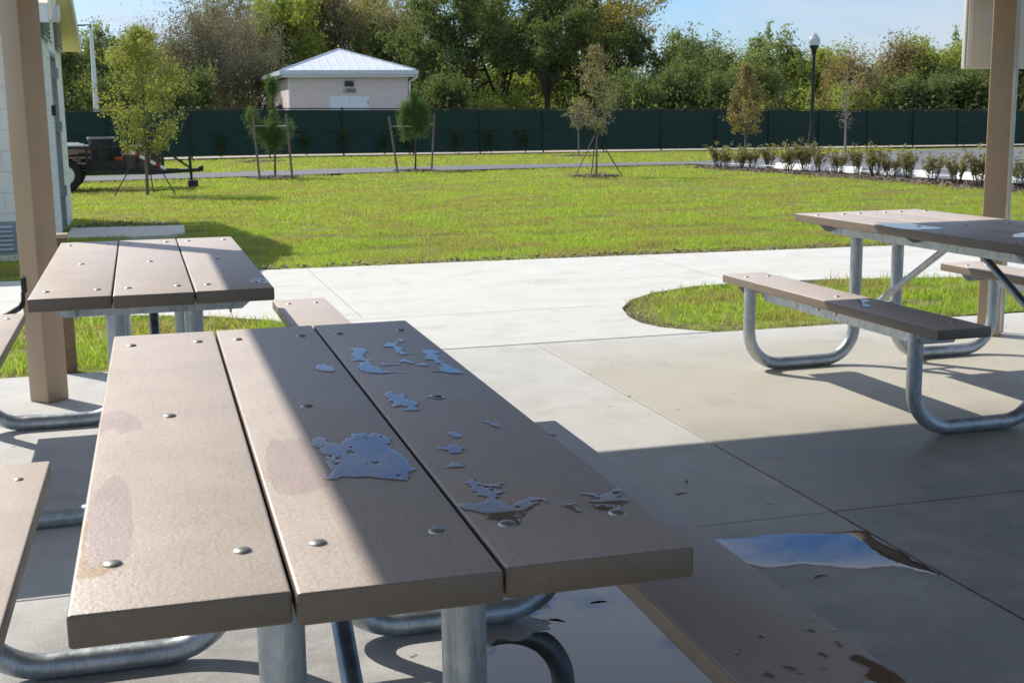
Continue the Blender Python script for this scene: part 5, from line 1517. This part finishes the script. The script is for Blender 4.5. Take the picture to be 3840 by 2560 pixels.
# vines on the fence
vines = [(505, 'left of the tall-leader pine'), (700, 'right of the tall-leader pine'), (785, 'between the two pines'), (878, 'left of the dense-headed pine'), (937, 'behind the dense-headed pine'), (1040, 'right of the dense-headed pine'), (1122, 'midway to the sparse oak'), (1200, 'left of the sparse oak')]
for i, (px, wh) in enumerate(vines):
    d = ray(px, 350); t_ = (F0 - Vector((0, 0))).dot(FNn) / (Vector((d.x, d.y)).dot(FNn)); x, y = d.x * t_ - FNn.x * .3, d.y * t_ - FNn.y * .3
    g = grade(x, y); root = empty('fence_vine', (x, y, g)); random.seed(80 + i); mb = MB(); nodes = []
    for k in range(4): grow(mb, Vector((0, 0, 0)), Vector((random.gauss(0, .25), 0, 1)), .008, random.uniform(.5, .9), 1, nodes, .4, .4, (2, 3), 4, .12, .5, 4)
    mb.build('stems', BARKD, root); N = np.array([list(p) for p, q in nodes]); k = rng.integers(0, len(N), 300)
    leaf_mesh('foliage', N[k] + rng.normal(0, .06, (300, 3)), .055, L_VINE, root)
    tag(root, f'small dark climbing plant against the green fence, {wh}', 'climbing plant', 'climbing plants at the fence foot')

# ------------------------------------------------------------------ trailer
Ty = 26.3
def tx(u, v):
    """trailer side view coordinates -> local metres (origin at tongue jack foot)"""
    p = at_y((240 + u * 600 / 2352) / S, (500 + v * 600 / 2352) / S, Ty); return p.x - .95, p.z + .07
tr = empty('utility_trailer', (.95, Ty, -.07)); tag(tr, 'black open utility trailer with mesh sides parked behind the white building', 'trailer')
bz = .31; tzr = .83; xf = -.56; xb = -4.2; wy = 1.25
mb = MB()
for y in (0, wy):
    mb.box(((xf + xb) / 2, y, bz + .03), (xf - xb, .05, .10)); mb.box(((xf + xb) / 2, y, tzr), (xf - xb, .04, .045))
for x in (xf, xb): mb.box((x, wy / 2, bz + .03), (.05, wy, .10)); mb.box((x, wy / 2, tzr), (.04, wy, .045))
mb.box(((xf + xb) / 2, wy / 2, bz + .05), (xf - xb, wy, .02))
for x in (xf, -1.05, -2.0, -2.9, -3.6, xb):
    for y in (0, wy): mb.box((x, y, (bz + tzr) / 2), (.045, .045, tzr - bz))
mb.build('frame', BLACK, tr)
MB().tube([(-.9, .0, bz), (.16, wy / 2, bz + .02), (.24, wy / 2, bz + .03)], .04, 6).tube([(-.9, wy, bz), (.16, wy / 2, bz + .02)], .04, 6).tube([(xf, .02, .78), (0, wy * .42, bz + .05)], .022, 6).build('tongue', BLACK, tr)
MB().lathe([(.03, 0), (.05, .03), (.05, .09), (.02, .11)], (.2, wy / 2, bz), 10).build('coupler', BLACK, tr)
MB().tube([(0, wy / 2, 0.05), (-.02, wy / 2, .66)], .028, 8).tube([(-.02, wy / 2, .66), (-.10, wy / 2, .68)], .012, 6).build('jack', BLACK, tr)
mb = MB(); fen = [( -2.42 + .42 * math.cos(R_(a)), .26 + .40 * math.sin(R_(a))) for a in range(10, 171, 16)]
for a, b in zip(fen[:-1], fen[1:]): mb.add([(a[0], -.26, a[1]), (b[0], -.26, b[1]), (b[0], -.03, b[1]), (a[0], -.03, a[1])], [(0, 1, 2, 3)])
mb.build('fender', BLACK, tr)
for y in (-.16, wy + .16):
    wh = MB().lathe([(.30, -.07), (.325, -.05), (.33, 0), (.325, .05), (.30, .07), (.19, .07), (.18, .04), (.18, -.04), (.19, -.07)], (-2.42, y, .31), 28, 'Y').build('wheel', RUBBER, tr, smooth=True)
    MB().lathe([(.185, -.045), (.185, .04), (.12, .045), (.06, .05), (.02, .05)], (-2.42, y - .03, .31), 20, 'Y').build('rim', RIM, wh, smooth=True)
MB().box((.02, wy / 2 - .03, .045), (.2, .2, .15)).build('jack_block', BLACKP, tr)
mesh_m = NT('wire_mesh')
gi = mesh_m.pos(True)
wv = mesh_m.n('ShaderNodeTexChecker'); wv.inputs['Scale'].default_value = 40; mesh_m.l(gi, wv.inputs[0])
bs = mesh_m.n('ShaderNodeBsdfPrincipled'); bs.inputs['Base Color'].default_value = (.10, .09, .085, 1); tp_ = mesh_m.n('ShaderNodeBsdfTransparent'); ms = mesh_m.n('ShaderNodeMixShader')
mesh_m.l(mesh_m.math('ADD', mesh_m.math('MULTIPLY', wv.outputs[1], .35), .45), ms.inputs[0]); mesh_m.l(tp_.outputs[0], ms.inputs[1]); mesh_m.l(bs.outputs[0], ms.inputs[2]); mesh_m.l(ms.outputs[0], mesh_m.out.inputs[0])
MB().add([(xf, .03, bz + .08), (-1.25, .03, bz + .08), (-1.25, .03, tzr), (xf, .03, tzr)], [(0, 1, 2, 3)]).build('side_mesh', mesh_m.m, tr)
MB().span((-4.15, wy - .03, bz + .08), (xf - .03, wy - .015, tzr - .03)).build('far_side_panel', simple('dark_mesh_panel', (.035, .032, .030), .8, 0, .4, 20), tr)
MB().span((-2.0, .028, bz + .08), (-1.26, .034, bz + .26)).build('side_board', simple('dark_front_panel', (.03, .028, .03), .8, 0, .4, 20), tr)
MB().span((xf - .02, .03, bz + .08), (xf - .008, wy - .03, tzr - .03)).build('front_panel', BLACK, tr)
X0, Y0, Z0 = .95, Ty, -.07
nq = 900
chips('leaf_litter', np.stack([rng.uniform(-.95, .4, nq), 16.55 + np.abs(rng.normal(0, .35, nq)), rng.uniform(-.05, -.01, nq)], 1), .03, MULCHM, 'dark leaf litter added for the shadow patch and dark dirt at the white building wall beyond the small pad')  # chips imitate the shadow patch and dark dirt at the wall base
o = empty('rubbish_bin', (X0 - 1.73, Y0 + .4, Z0 + bz + .062)); tag(o, 'large dark grey plastic rubbish bin standing in the trailer', 'bin')
MB().lathe([(.19, 0), (.24, .58), (.262, .59), (.262, .63), (.235, .63), (.225, .58), (.18, .02)], n=20).build('body', BLACKP, o, smooth=True)
MB().lathe([(.262, .62), (.268, .64), (.262, .66), (.24, .66), (.235, .62)], n=20).build('rim', simple('grey_rim', (.28, .29, .32), .4), o, smooth=True)
o = empty('red_white_barrier', (X0 - 1.0, Y0 - .02, Z0 + bz + .07)); tag(o, 'red and white striped barrier board leaning in the trailer', 'barrier')
mb = MB(); m2 = MB()
for k in range(8):
    a = Vector((-.28 + .095 * k, 0, .42 - .052 * k)); (mb if k % 2 else m2).tube([a, a + Vector((.095, 0, -.052))], .036, 6)
mb.build('white_band', PAINTW, o); m2.build('red_band', simple('barrier_red', (.55, .06, .04), .5), o)
o = empty('orange_bucket', (X0 - 1.42, Y0 + .35, Z0 + bz + .062)); tag(o, 'bright orange bucket in the trailer beside the rubbish bin', 'bucket')
MB().lathe([(.06, 0), (.075, .22), (.08, .23), (.08, .25), (.06, .25)], n=16).build('body', simple('orange_plastic', (.75, .12, .02), .5), o, smooth=True)
o = empty('bale', (X0 - 1.1, Y0 + .8, Z0 + bz + .062)); tag(o, 'grey-brown bags of material stacked at the back of the trailer', 'bags')
MB().box((0, 0, .16), (.5, .3, .32)).box((.06, .02, .40), (.4, .28, .15)).build('sack', simple('sack_grey', (.13, .085, .065), .9, 0, .3, 9, .5), o, bevel=.05, seg=3)
o = empty('lumber_pile', (X0 - 2.6, Y0 + .6, Z0 + bz + .062)); tag(o, 'pile of brown and white scrap boards in the rear of the trailer', 'lumber')
mb = MB()
for k in range(14): mb.box((random.uniform(-.6, .4), random.uniform(-.4, .4), .04 + .035 * k), (random.uniform(.8, 1.5), .09, .03), rot=Matrix.Rotation(random.uniform(-.3, .3), 3, 'Z') @ Matrix.Rotation(random.uniform(-.08, .08), 3, 'Y'))
mb.build('boards', simple('scrap_boards', (.38, .27, .19), .8, 0, .4, 3), o)
mb = MB()
for k in range(3): mb.box((random.uniform(-.2, .3), -.3 + .1 * k, .50 + .02 * k), (1.2, .06, .03), rz=random.uniform(-.1, .1))
mb.build('white_boards', PAINTW, o)
# two slow traffic: stray twigs on the patio
for i, (px, py, a) in enumerate([(1565, 1135, .1), (1578, 1107, 1.2), (1885, 1324, .1), (1375, 1383, 0), (1280, 1425, -.6)]):
    d = ray(px, py); t_ = -HC / d.z; p = Vector((0, 0, HC)) + d * t_
    o = MB().tube([(-.022, 0, .002), (0, .003, .003), (.022, -.002, .002)], [.0015, .002, .0008], 5).build('twig', BARKD)
    o.location = p; o.rotation_euler = (0, 0, a)
    tag(o, ['tiny dark twig on the patio, left one of the two above the pool', 'tiny dark speck of bark beside the upper twig', 'short twig in front of the right-hand pool', 'dark twig floating in the pool under the near bench', 'thin twig at the shore of the pool under the table'][i], 'twig', 'twigs lying on the patio')
